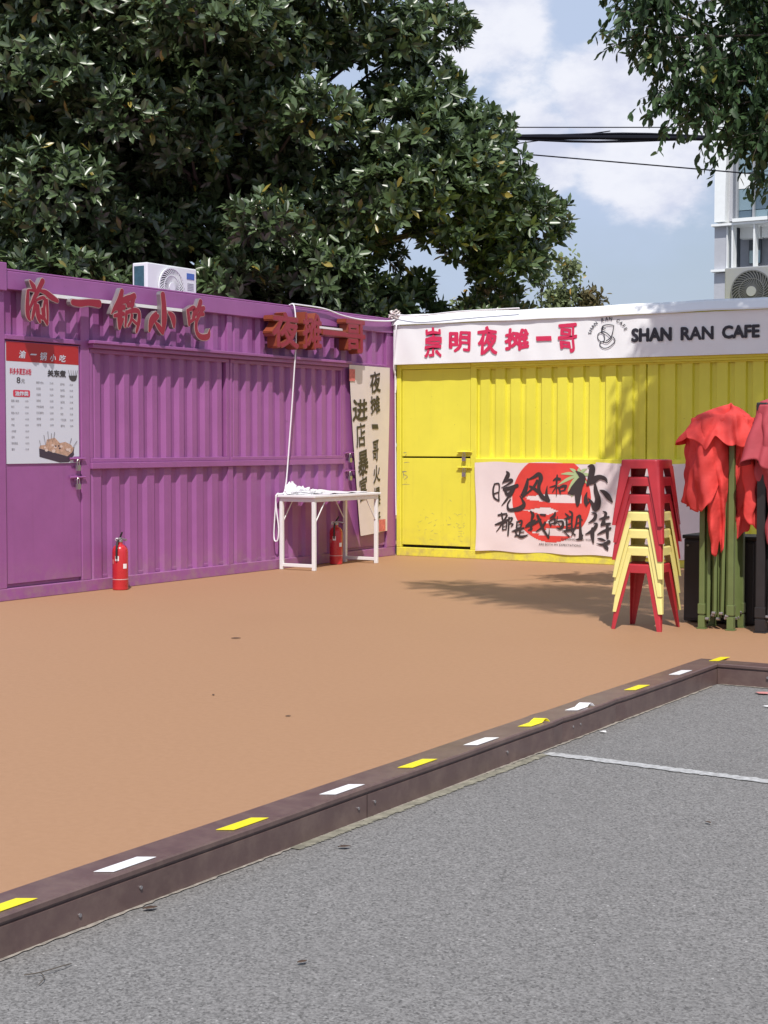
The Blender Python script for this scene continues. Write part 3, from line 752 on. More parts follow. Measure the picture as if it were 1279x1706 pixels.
# thin beading on the sill edge
# sign of five channel letters
sg = thing('shop_sign', (.15, -4.6, 2.35), 'row of five red brush channel letters on the left half of the purple stall', 'sign')
m = MB(TP); m.box(-5.46, -3.70, 2.425, 2.452, .058, .082)
for u in (-5.35, -4.6, -3.8): m.box(u-.012, u+.012, 2.43, 2.446, .028, .058)
m.build('mounting_rail', 'white_steel', sg)
for ch, sts in SIGN_STROKES.items():
    a = MB(TP)
    for i, s in enumerate(sts): stroke(a, s, .128 - .0001*i, .086 + .0002*i, grow=.0072)
    body = a.build('letter', 'letter_silver', sg)
    b = MB(TP)
    for i, s in enumerate(sts): stroke(b, s, .1295 - .0001*i, grow=.0068)
    b.build('letter_rim', 'letter_rim', body)
    b = MB(TP)
    for i, s in enumerate(sts): stroke(b, s, .1325 - .0002*i, grow=.0005)
    b.build('letter_face', 'letter_face', body)
s2 = thing('shop_sign', (.15, -1.7, 2.35), 'row of four red and orange block letters beside the corner of the purple stall', 'sign')
m = MB(TP); m.box(-1.74, -1.0, 2.415, 2.437, .070, .092)
for u in (-1.6, -1.1): m.box(u-.012, u+.012, 2.42, 2.434, .028, .07)
m.build('mounting_rail', 'white_steel', s2)
for ch, (u0, v0, u1, v1) in SIGN2:
    a = MB(TP); text(a, ch, u0, v0, u1, v1, .10, ext=.055, thick=.035, step=.0002)
    b_ = a.build('letter', 'orange_side', s2)
    a = MB(TP); text(a, ch, u0+.006, v0+.006, u1-.006, v1-.006, .1585, thick=.022); a.build('letter_face', 'letter_face', b_)

# menu poster
U0, U1, V0, V1 = -5.905, -5.080, 1.085, 2.052
mp = thing('menu_poster', (0, -5.5, 1.08), 'red headed white menu poster on the left door of the purple stall', 'poster')
def pu(fx): return U0 + (U1-U0)*fx
def pv(fy): return V1 - (V1-V0)*fy
m = MB(TP); m.box(U0, U1, V0, V1, -.007, .0005); m.build('board', 'poster_white', mp)
m = MB(TP); m.poly([(U0, pv(.16)), (U1, pv(.16)), (U1, V1), (U0, V1)], .0015); m.build('header', 'poster_red', mp)
for ch, x, y, sx, sy in (('渝', .215, .10, .09, .065), ('一', .365, .095, .08, .012), ('锅', .50, .105, .095, .068), ('小', .635, .112, .085, .06), ('吃', .77, .112, .09, .062)):
    m = MB(TP); text(m, ch, pu(x-sx/2), pv(y+sy/2), pu(x+sx/2), pv(y-sy/2), .003, thick=.02, warp=lambda x, y: (x + .18*y - .09, y)); m.build('header_character', 'poster_white', mp)
m = MB(TP)
text(m, '料多多夏至冰粉', pu(.045), pv(.268), pu(.335), pv(.215), .002, thick=.004)
m.build('red_lettering', 'print_red', mp)
m = MB(TP); text(m, '8', pu(.135), pv(.338), pu(.185), pv(.288), .002, thick=.02); text(m, '元', pu(.195), pv(.338), pu(.245), pv(.303), .002); m.build('price', 'print_dark', mp)
m = MB(TP); text(m, '关东煮', pu(.555), pv(.272), pu(.815), pv(.212), .003, thick=.014)
m.build('heading', 'print_dark', mp)
m = MB(TP); r_ = []
for cx_, cy_, a0 in ((.295, .405, 0), (.105, .405, 90), (.105, .438, 180), (.295, .438, 270)):
    for k in range(5):
        t = math.radians(a0 + 22.5*k); r_.append((pu(cx_ + .018*math.cos(t)), pv(cy_ - .012*math.sin(t))))
m.poly(r_, .002); m.build('badge', 'print_red', mp)
m = MB(TP); text(m, '油炸类', pu(.11), pv(.443), pu(.29), pv(.402), .0035, thick=.012); m.build('badge_lettering', 'poster_white', mp)
def menu_line(t_, x, y, h, sq):
    m = MB(TP); line_text(m, t_, pu(x), pv(y), h, .002, squeeze=sq); m.build('menu_line', 'print_grey', mp)
L1 = ['香酥小黄鱼', '鸡爪', '章鱼小丸子', '鱼排', '鸡柳', '大鸡排', '里脊', '骨肉相连', '薯条']
for i, t_ in enumerate(L1):
    y = .483 + i*.0497; menu_line(t_, .06, y+.012, .021, .78); menu_line('10元/份' if i % 2 else '5元/串', .245, y+.010, .017, .75)
L2 = ['撒尿牛肉丸', '鱼豆腐', '北极翅', '海带结', '竹轮福袋卷', '日式海鲜包', '鱼籽福', '龙虾球']
L3 = ['甜不辣', '鱼籽烧', '蟹肉棒', '油豆腐', '萝卜', '鱼卷', '千页豆腐', '魔芋结']
for i in range(8):
    y = .325 + i*.0503; menu_line(L2[i], .40, y+.012, .021, .74); menu_line('2元/串', .585, y+.012, .019, .75)
    y += .006; menu_line(L3[i], .735, y+.012, .021, .74); menu_line('3元/串', .868, y+.012, .019, .72)
# pot drawing beside the heading, food tray photograph below
m = MB(TP); m.poly([(pu(.855), pv(.255)), (pu(.98), pv(.25)), (pu(.965), pv(.29)), (pu(.94), pv(.302)), (pu(.90), pv(.302)), (pu(.87), pv(.287))], .002)
for x, x2 in ((.87, .85), (.895, .888), (.92, .922), (.945, .958), (.965, .985)): stroke(m, [(pu(x), pv(.255), .006), (pu(x2), pv(.208), .003)], .0025)
m.build('pot_drawing', 'print_dark', mp)
m = MB(TP); m.poly([(pu(.43), pv(.875)), (pu(.83), pv(.945)), (pu(.92), pv(.905)), (pu(.925), pv(.93)), (pu(.85), pv(.993)), (pu(.72), pv(.995)), (pu(.435), pv(.945))], .002)
m.poly([(pu(.92), pv(.905)), (pu(.93), pv(.86)), (pu(.90), pv(.875)), (pu(.83), pv(.945))], .0018)
m.build('food_tray', 'tray_dark', mp)
m = MB(TP); rr = random.Random(2)
m.poly([(pu(.43), pv(.872)), (pu(.445), pv(.85)), (pu(.52), pv(.845)), (pu(.54), pv(.80)), (pu(.65), pv(.785)), (pu(.72), pv(.83)), (pu(.80), pv(.82)), (pu(.88), pv(.845)), (pu(.92), pv(.875)), (pu(.90), pv(.905)), (pu(.83), pv(.942))], .0022)
m.build('food', 'food_tan', mp)
for i in range(15):
    x = rr.uniform(.50, .86); y = rr.uniform(.84, .90); s_ = rr.uniform(.012, .026)
    m = MB(TP); m.poly([(pu(x + s_*math.cos(t)), pv(y + s_*.55*math.sin(t))) for t in [k*math.pi/4 for k in range(8)]], .0026 + i*.0001); m.build('food_piece', 'food_pale' if i % 3 else 'tray_dark', mp)
for x, y, x2, y2 in ((.52, .85, .495, .765), (.56, .82, .55, .735), (.63, .80, .645, .74), (.60, .80, .60, .75), (.86, .84, .885, .79), (.91, .86, .965, .815), (.45, .86, .435, .81)):
    m = MB(TP); stroke(m, [(pu(x), pv(y), .004), (pu(x2), pv(y2), .007)], .0045); m.build('skewer', 'print_grey', mp)

# hanging calligraphy scroll on the second door
sc = thing('cloth_scroll', (.05, -.55, .26), 'long pinkish cloth scroll with black brush writing on the right purple door', 'banner')
def scroll_fn(u, v, w, a, c):
    t = 1 - c
    return u, v, w + .005*math.sin(a*4 + c*2.0) * (0.3 + t) + .0025*math.sin(c*7 + a*3) + .012*t*t*(1-a)**2
def scroll_map(u, v):
    c = (v - .255)/(2.075-.255); uL = -.775 + (-.985+.775)*min(1, max(0, c))**.8; uR = -.205 + .05*c
    a = (u-uL)/(uR-uL); return a, c
m = MB(TP)
def sf(u, v, w, a, c):
    uL = -.775 + (-.985+.775)*c**.8; uR = -.205 + .05*c
    return scroll_fn(uL + (uR-uL)*a, .255 + .03*a*(1-c) + 1.82*c, w, a, c)
m.grid(0, 1, 0, 1, .035, 14, 40, sf); m.build('cloth', 'scroll_cloth', sc, smooth=True)
def TS(u, v, w):
    a, c = scroll_map(u, v); _, _, ww = scroll_fn(u, v, w, a, c); return TP(u, v, ww)
mi = MB(TS); ms = MB(TS); rr = random.Random(9)
for ch, (u0, v0, u1, v1) in SCROLL:
    if ch.startswith('seal'):
        ms = MB(TS); ms.grid(u0 + (.02 if ch == 'seal1' else 0), u1 + (.0), v0, v1, .042, 4, 6); ms.build('red_seal', 'seal_red', sc)
    else:
        k1, k2 = rr.uniform(-.12, .05), rr.uniform(.1, .22)
        mi = MB(TS); text(mi, ch, u0, v0, u1, v1, .0405, thick=.024 if ch != '一' else .012, warp=lambda x, y: (x + k1*(y-.5) , y + k2*(x-.5)*(1 if ch != '一' else .1) + .03*math.sin(7*x))); mi.build('character', 'ink', sc)

# ------------------------------------------------------------------ yellow container
yc = thing('yellow_container', (3.05, 1.2, 0), 'yellow corrugated shipping container stall with a split door', 'container stall')
Y0, Y1 = .032, 6.09
m = MB(TY)
m.box(Y0, Y1, 0, .095, -.09, .012); m.box(Y0, Y1, 2.53, 2.60, -.09, .012)
m.box(Y0, .088, .095, 2.53, -.09, .012); m.box(.957, 1.03, .095, 2.53, -.09, .002); m.box(2.895, 2.965, .095, 2.53, -.07, -.002)
m.box(Y1-.12, Y1, .095, 2.53, -.09, .012); m.box(.088, .957, 2.06, 2.12, -.06, .006)
m.box(Y0-.005, .10, 2.50, 2.615, -.12, .02)
m.build('frame', 'yellow_paint', yc, bevel=.006)
m = MB(TY); m.box(1.0, Y1-.1, 2.085, 2.112, -.02, .052); m.box(1.02, Y1-.12, 2.06, 2.085, -.02, .032); m.box(1.03, Y1-.12, 2.044, 2.06, -.02, .006); m.build('hatch_hood', 'yellow_paint', yc, bevel=.004)
m = MB(TY); m.box(1.03, Y1-.12, 1.028, 1.085, -.05, .020); m.build('hatch_rail', 'yellow_paint', yc, bevel=.005)
m = MB(TY); corr(m, 1.03, 2.895, 1.085, 2.05, -.008, .030, .1815, flat=.60, slope=.065, phase=.25); corr(m, 2.965, Y1-.12, 1.085, 2.05, -.008, .030, .1815, flat=.60, slope=.065, phase=.1)
m.build('hatch_panel', 'yellow_paint', yc)
m = MB(TY); corr(m, 1.03, Y1-.12, .095, 1.03, -.010, .036, .20, phase=.2); corr(m, .1, Y1-.12, 2.12, 2.53, -.02, .036, .2); m.build('wall', 'yellow_paint', yc)
d = slab_door(TY, yc, .090, .955, .112, 1.088, 'yellow_paint'); d2 = slab_door(TY, yc, .090, .955, 1.092, 2.06, 'yellow_paint', gap=.010)
hasp(TY, d2, .885, 1.155, 'yellow_paint'); hasp(TY, d, .885, .985, 'yellow_paint')
m = MB(TY); rr = random.Random(5)
for (x, y, x2, y2, w_) in ((.115, 1.14, .15, 1.142, .006), (.14, 1.11, .145, 1.125, .006), (.10, .93, .15, .932, .010), (.105, .93, .11, .86, .007), (.11, .90, .165, .875, .006), (.165, .875, .12, .84, .006), (.10, .79, .19, .79, .004), (.12, 1.03, .19, 1.035, .004)):
    stroke(m, [(x, y, w_), ((x+x2)/2 + .006, (y+y2)/2 + .004, w_*.8), (x2, y2, w_*.5)], -.0065)
for i in range(46):
    x = rr.uniform(.3, .9); y = rr.gauss(.36, .10); 
    if .15 < y < .9: stroke(m, [(x, y, .0025), (x + rr.uniform(-.03, .05), y + rr.uniform(-.02, .03), .0015)], -.0066)
m.build('scratches', 'print_grey', d)
m = MB(); m.box(Y0+.002, Y1-.002, .13, 2.40, 2.56, 2.598); m.box(Y0+.002, Y1-.002, 2.40, 2.44, 0, 2.598); m.box(Y0+.002, Y0+.05, .09, 2.40, 0, 2.56); m.box(Y1-.05, Y1-.002, .09, 2.40, 0, 2.56)
m.build('body', 'yellow_paint', yc)
# white fascia with the names
fb = thing('fascia_sign', (3, -.1, 2.1), 'long white fascia sign with red characters and black cafe lettering above the yellow stall', 'sign')
m = MB(TY)
def ff(u, v, w, a, c): return u, v, w + .0035*math.sin(u*9.0) * math.sin(c*3.1) + .002*math.sin(u*23 + c*4)
m.grid(.045, 6.09, 2.112, 2.535, .096, 120, 8, ff); o = m.build('panel', 'white_vinyl', fb, smooth=True)
m = MB(TY); m.box(.045, 6.09, 2.112, 2.535, .014, .085); m.build('backing_box', 'white_steel', fb)
m = MB(TY)
def top(u, v, w, a, c): return u, v + .004*math.sin(u*2.1) + .003*math.sin(u*7.3), w - .075*c + .004*math.sin(u*5)
m.grid(.02, 6.09, 2.538, 2.652, .118, 90, 5, top); m.build('top_flap', 'white_vinyl', fb, smooth=True, solid=.004)
m2 = MB(TY)
for ch, (u0, v0, u1, v1) in FASCIA:
    m = MB(TY)
    if len(ch) == 1:
        rr = random.Random(ord(ch)); ph = [rr.uniform(0, 6) for _ in range(4)]
        text(m, ch, u0, v0, u1, v1, .1035, thick=.034 if ch != '一' else .015, warp=lambda x, y: (x + .028*math.sin(9*y+ph[0]) + .02*math.sin(17*x+ph[1]), y + .028*math.sin(8*x+ph[2]) + .02*math.sin(15*y+ph[3]))); m.build('character', 'fascia_red', fb)
    else: text(m, ch, u0, v0, u1, v1, .1035, thick=.021); m.build('cafe_lettering', 'print_black', fb)
for p_ in LOGO_STROKES['logo']: stroke(m2, p_, .1038, scale=1.1)
lc = (2.596, 2.335)
for i, ch in enumerate('SHAN RAN CAFE'):
    if ch == ' ': continue
    t = math.radians(168 - i*12.2); p = (lc[0] + .205*math.cos(t), lc[1] + .175*math.sin(t))
    vs, fs, asp = glyphs(ch, .02); h = .036; wd = min(asp, 1.1)*h; ct, st = math.cos(t-math.pi/2), math.sin(t-math.pi/2)
    m2.add([(p[0] + (x-.5)*wd*ct - (y-.5)*h*st, p[1] + (x-.5)*wd*st + (y-.5)*h*ct, .1037) for x, y, z in vs], fs)
m2.build('round_logo', 'print_black', fb)

# lower vinyl banner with the red sun
lb = thing('vinyl_banner', (2.3, -.03, .08), 'pale vinyl banner with a red sun and black brush writing on the yellow stall', 'banner')
def bw(u, v):
    return .0035*math.sin(u*6.1 + v*3.3) + .0030*math.sin(u*2.3 - v*7.1 + 1) + .006*math.exp(-((u-1.06)/.05)**2) + .004*math.exp(-((v-.11)/.04)**2)*math.sin(u*13)
def TB(u, v, w): return TY(u, v, w + bw(u, v))
m = MB(TB)
def bf(u, v, w, a, c): return u + (.012*math.sin(c*5) if a in (0, 1) else 0), v + (.006*math.sin(u*11) if c in (0, 1) else 0) - .012*a*(1-c), w
m.grid(1.038, 3.56, .095, 1.045, .024, 70, 26, bf); m.build('sheet', 'banner_pink', lb, smooth=True)
cxs, czs, rs = 1.93, .665, .455
def disc_ok(u, v): return True
m = MB(TB); n = 44; rr = random.Random(11)
# sun disc cut by torn pale bands
rows = 46
def spans(v):
    """red spans of the disc at height v, with torn white gaps"""
    h = rs*rs - (v-czs)**2
    if h <= 0: return []
    x0, x1 = cxs - math.sqrt(h), cxs + math.sqrt(h)
    cut = []
    if .625 < v < .715: q = abs(v-.672)/.045; cut.append((1.63 + .30*q*q + .02*math.sin(v*190), 2.28))
    if .50 < v < .575: q = abs(v-.540)/.036; cut.append((1.60 + .25*q + .02*math.sin(v*230), 2.02 - .1*q))
    if .39 < v < .46: q = abs(v-.42)/.035; cut.append((1.85 + .1*q + .02*math.sin(v*210), 2.13))
    if .275 < v < .36: q = abs(v-.31)/.045; cut.append((1.70 + .2*q + .03*math.sin(v*260), 2.5))
    r = [(x0, x1)]
    for a, b in cut:
        nr = []
        for p, q in r:
            if b <= p or a >= q: nr.append((p, q)); continue
            if a > p: nr.append((p, a))
            if b < q: nr.append((b, q))
        r = nr
    return r
dv = 2*rs/rows/2
for k in range(rows*2):
    v0 = czs - rs + k*dv; v1 = v0 + dv
    v1 = min(v1, 1.040)
    if v0 > 1.038: break
    for a, b in spans((v0+v1)/2):
        nn = max(1, int((b-a)/.06)); m.grid(a, b, v0, v1, .0262, nn, 1)
m.build('red_sun', 'sun_red', lb)
m = MB(TB)
pc_ = (2.24, .915)
for ang, L_ in ((10, .16), (50, .15), (85, .12), (130, .15), (165, .20), (200, .24), (235, .20), (275, .16), (320, .14)):
    t = math.radians(ang); ex, ey = pc_[0] + L_*math.cos(t), pc_[1] + L_*.8*math.sin(t) - .03*L_/.2
    ey = min(ey, 1.03)
    stroke(m, [(pc_[0], pc_[1], .012), ((pc_[0]+ex)/2, (pc_[1]+ey)/2 + .012, .034), (ex, ey, .006)], .0290 + .0001*ang/40)
stroke(m, [(2.235, .91, .014), (2.20, .80, .014), (2.17, .70, .018)], .0286)
m.build('palm_leaves', 'palm_green', lb)
m = MB(TB)
for a in (-1, 0, 1): stroke(m, [(2.22 + a*.03, .86, .012), (2.20 + a*.05, .79, .03), (2.19 + a*.06, .72, .01)], .0294 + .0003*a)
m.build('palm_fruit', 'palm_orange', lb)
q = 0
for ch, sts in BANNER_STROKES.items():
    m = MB(TB)
    for s in sts: stroke(m, s, .0312 + .00003*q); q += 1
    m.build('character', 'ink', lb)
for t_, u_, v_, s_ in (('EVENING AND YOU', 2.055, .238, 1.25), ('ARE BOTH MY EXPECTATIONS', 1.79, .176, 1.12)):
    m = MB(TB); line_text(m, t_, u_, v_, .022, .0306, squeeze=s_); m.build('line_of_lettering', 'print_dark', lb)
# ------------------------------------------------------------------ table, cord, plastic
tb = thing('folding_table', (.22, -1.65, 0), 'narrow white folding table against the purple stall', 'table')
m = MB(); m.box(.015, .475, -2.28, -1.05, .715, .738); m.build('table_top', 'white_plastic', tb, bevel=.004)
m = MB(); m.box(.035, .455, -2.255, -2.225, .672, .715); m.box(.035, .455, -1.105, -1.075, .672, .715); m.box(.43, .455, -2.225, -1.105, .672, .715); m.box(.035, .06, -2.225, -1.105, .672, .715)
m.build('apron', 'white_steel', tb, bevel=.003)
for x in (.035, .420):
    for y in (-2.258, -1.110):
        m = MB(); m.box(x, x+.036, y, y+.036, 0, .672); m.build('leg', 'white_steel', tb, bevel=.004)
for y in (-2.254, -1.106):
    m = MB(); m.box(.071, .420, y, y+.03, .030, .062); m.build('foot_rail', 'white_steel', tb, bevel=.003)
for y, s in ((-2.225, 1), (-1.11, -1)):
    for x in (.05, .438):
        m = MB(); m.bar((x, y, .46), (x, y + s*.17, .668), .006, 8); m.build('brace', 'white_steel', tb)
rr = random.Random(3)
bag = MB()
def lump(cx, cy, cz, rx, ry, rz, seed, n=48, k=20):
    r_ = random.Random(seed); ph = [(r_.uniform(2, 9), r_.uniform(2, 9), r_.uniform(0, 6)) for _ in range(7)]
    vs = []; fs = []
    for j in range(k+1):
        f = math.pi*.5*(j/k)
        for i in range(n):
            t = 2*math.pi*i/n
            q = 1 + sum(.13*abs(math.sin(a*t/2 + b*f + c)) for a, b, c in ph[:6]) - .45 + .10*math.sin(17*t + 9*f) * math.cos(11*f + seed)
            vs.append((cx + rx*math.cos(t)*math.cos(f)*q, cy + ry*math.sin(t)*math.cos(f)*q, cz + rz*math.sin(f)*q*(1 + .35*math.sin(3*t + seed))))
    for j in range(k):
        for i in range(n): fs.append((j*n+i, j*n+(i+1)%n, (j+1)*n+(i+1)%n, (j+1)*n+i))
    bag.add(vs, fs)
lump(.13, -2.02, .739, .12, .19, .050, 3); lump(.09, -2.13, .739, .06, .08, .085, 8); lump(.17, -1.86, .739, .08, .16, .030, 5)
def sheetfn(u, v, w, a, c): return u, v, w + .003 + .030*math.exp(-((a-.55)/.16)**2)*(1-c)**2 + .004*math.sin(a*17 + c*5) + .002*math.sin(a*31-c*9)
g = MB(lambda u, v, w: (v, u, w)); g.grid(-1.95, -1.12, .03, .40, .742, 40, 14, sheetfn); bag.v and bag.add(g.v, g.f)
o = bag.build('plastic_sheet', 'white_plastic', None, smooth=True); tag(o, 'crumpled white plastic sheet lying on the narrow table', 'plastic sheet')

m = MB(); P = catmull([(.02, -2.055, 2.622), (.085, -2.06, 2.600), (.115, -2.075, 2.30), (.10, -2.10, 1.85), (.075, -2.14, 1.25), (.055, -2.19, .78), (.03, -2.29, .745), (.015, -2.297, .60), (.0, -2.30, .36), (.018, -2.31, .285), (.05, -2.305, .30), (.055, -2.30, .42), (.03, -2.297, .58), (.02, -2.295, .70), (.03, -2.285, .742), (.08, -2.16, .755)], 8)
m.tube(P, .0068, 8); tag(m.build('power_cord', 'cord_white', smooth=True), 'white cord hanging from the purple roof rail down to the white table', 'cord')
m = MB()
P = catmull([(.055, -2.05, 2.63), (.055, -1.5, 2.625), (.055, -1.15, 2.58), (.06, -.75, 2.56), (.06, -.2, 2.585), (.07, -.06, 2.63)], 8); m.tube(P, .009, 6)
P = catmull([(.07, -.06, 2.63), (.08, -.08, 2.48), (.075, -.07, 2.28), (.085, -.04, 2.22), (.09, -.015, 2.27), (.085, -.03, 2.45), (.07, -.04, 2.63)], 8); m.tube(P, .010, 6)
P = catmull([(.07, -.04, 2.63), (.10, -.135, 2.5), (.05, -.10, 2.1), (.035, -.03, 1.95), (.04, -.05, 1.80)], 8); m.tube(P, .008, 6)
P = catmull([(.07, -.05, 2.64), (.045, -.06, 2.2), (.03, -.03, 1.3), (.03, -.025, .7), (.032, -.02, .45)], 8); m.tube(P, .007, 6)
P = catmull([(.07, -.10, 2.66), (.4, -.15, 2.63), (.9, -.14, 2.655), (1.6, -.12, 2.66)], 8); m.tube(P, .008, 6)
tag(m.build('loose_wiring', 'cord_white', smooth=True), 'tangle of loose white wires hanging at the corner where the two stalls meet', 'wires')
m = MB()
for k in range(7):
    t = k*.9; q = [(.06 + .04*math.cos(t+s)*(1+.3*k/7), -.10 + .05*math.sin(t*1.7+s), 2.62 + .012*k + .02*math.sin(s*2+k)) for s in (0, 1.2, 2.4, 3.6, 4.8)]
    m.tube(catmull(q, 5), .008, 5)
tag(m.build('tied_rag', 'scroll_cloth', smooth=True), 'small knotted rag tied on the roof corner between the stalls', 'rag')

# ------------------------------------------------------------------ fire extinguishers
def extinguisher(x, y, ang, label, full=True):
    r = thing('fire_extinguisher', (x, y, 0), label, 'fire extinguisher', 'fire extinguishers by the purple stall')
    m = MB(); m.lathe((x, y, 0), [(.060, 0), (.066, .006), (.067, .02), (.0665, .030), (.0675, .035), (.0675, .325), (.064, .350), (.052, .372), (.032, .385), (.022, .388), (.020, .405)], 32); m.build('cylinder', 'ext_red', r, smooth=True)
    m = MB(); m.lathe((x, y, .405), [(.021, 0), (.023, .004), (.023, .020), (.015, .024), (.015, .040)], 16)
    m.box(x-.012, x+.012, y-.045, y+.02, .425, .437); v = m.build('valve', 'steel', r, bevel=.002)
    c_, s_ = math.cos(ang), math.sin(ang)
    m = MB(); m.bar((x + .01*c_, y + .01*s_, .440), (x + .085*c_, y + .085*s_, .428), .007, 8, .009); m.build('carry_handle', 'steel', v)
    m = MB(); m.bar((x + .0*c_, y, .446), (x + .03*c_, y + .03*s_, .492), .009, 8, .007); m.build('lever', 'black_rubber', v)
    m = MB(); m.bar((x - .018*c_, y - .018*s_, .424), (x - .046*c_, y - .046*s_, .424), .017, 14); m.build('pressure_gauge', 'white_plastic', v)
    m = MB(); m.tube(catmull([(x, y-.02, .42), (x + .02, y-.060, .405), (x + .03, y-.080, .36), (x + .028, y-.080, .27)], 6), .009, 8); m.build('hose', 'black_rubber', r, smooth=True)
    def patch(t0, t1, z0, z1, col, nm):
        q = MB(); n = 6
        q.add([(x + .0684*math.cos(t0+(t1-t0)*i/n), y + .0684*math.sin(t0+(t1-t0)*i/n), z) for z in (z0, z1) for i in range(n+1)], [(i, i+1, n+2+i, n+1+i) for i in range(n)])
        q.build(nm, col, r)
    a0 = math.radians(-63)
    patch(a0-.42, a0+.08, .250, .292, 'scrap_white', 'sticker'); patch(a0+.62, a0+1.15, .185, .225, 'scrap_white', 'sticker')
    patch(a0-1.0, a0-.62, .222, .262, 'seal_red', 'sticker')
    q = MB(); q.lathe((x, y, .088), [(.0676, 0), (.0686, .001), (.0686, .006), (.0676, .007)], 32); q.build('band', 'letter_rim', r)
    return r
extinguisher(.130, -4.725, -.2, 'red fire extinguisher standing in the sun beside the left purple door')
extinguisher(.155, -1.42, .6, 'red fire extinguisher in the shade under the white table')

# ------------------------------------------------------------------ stools
def rsquare(h, r, n=5):
    P = []
    for cx_, cy_, a0 in ((h-r, h-r, 0), (-(h-r), h-r, 90), (-(h-r), -(h-r), 180), (h-r, -(h-r), 270)):
        for k in range(n+1):
            t = math.radians(a0 + 90*k/n); P.append((cx_ + r*math.cos(t), cy_ + r*math.sin(t)))
    return P
_stool = {}
def stool(x, y, z, col, label):
    root = thing('metal_stool', (x, y, z), label, 'stool', 'stools nested in one stack')
    if col in _stool:
        for o in _stool[col].children:
            c = o.copy(); C.objects.link(c); c.parent = root
        return root
    _stool[col] = root
    H = .440
    # seat: dished top with a folded skirt
    m = MB(); rings = [(.03, H-.006), (.095, H-.005), (.118, H), (.128, H-.001), (.132, H-.003), (.1345, H-.007), (.1350, H-.010), (.1352, H-.014), (.1372, H-.056), (.1374, H-.060)]
    vs = []; fs = []; n = None
    for (h, zz) in rings:
        P = rsquare(h, min(.030, h*.8)); n = len(P); vs += [(px_ + x, py_ + y, zz + z) for px_, py_ in P]
    for k in range(len(rings)-1):
        for i in range(n): fs.append((k*n+i, k*n+(i+1)%n, (k+1)*n+(i+1)%n, (k+1)*n+i))
    m.add(vs, fs); m.build('seat', col, root, smooth=True, solid=.002)
    for sx in (1, -1):
        for sy in (1, -1):
            m = MB(); vs = []; fs = []; K = 8
            for k in range(K+1):
                t = k/K; zz = (H-.045)*(1-t); c_ = .1385 + .0375*t; wd = .048*(1-t)**1.05 + .023; rr_ = .016*(1-t) + .006
                prof_ = [(c_, c_-wd-rr_*.5), (c_, c_-rr_)] + [(c_-rr_+rr_*math.cos(a), c_-rr_+rr_*math.sin(a)) for a in (math.pi/8, math.pi/4, 3*math.pi/8)] + [(c_-rr_, c_), (c_-wd-rr_*.5, c_)]
                vs += [(x + sx*px_, y + sy*py_, z + zz) for px_, py_ in prof_]
            q = 7
            for k in range(K):
                for i in range(q-1): fs.append((k*q+i, k*q+i+1, (k+1)*q+i+1, (k+1)*q+i))
            m.add(vs, fs); m.build('leg', col, root, smooth=False, solid=.003)
    return root
SX, SY = 4.995, -4.96
for k, (c_, l_) in enumerate([('red_paint', 'lowest red metal stool whose feet stand on the deck'), ('cream_paint', 'pale yellow stool nested lowest of three yellow ones'),
        ('cream_paint', 'pale yellow stool in the middle of three yellow ones'), ('cream_paint', 'pale yellow stool nested highest of three, right below the red ones'),
        ('red_paint', 'red metal stool nested directly on top of the highest yellow stool'), ('red_paint', 'red metal stool second from the top of the stack'), ('red_paint', 'topmost red metal stool with its seat in view')]):
    stool(SX + (.004 if k % 2 else -.003), SY + .003*(k % 3), k*.1165, c_, l_)

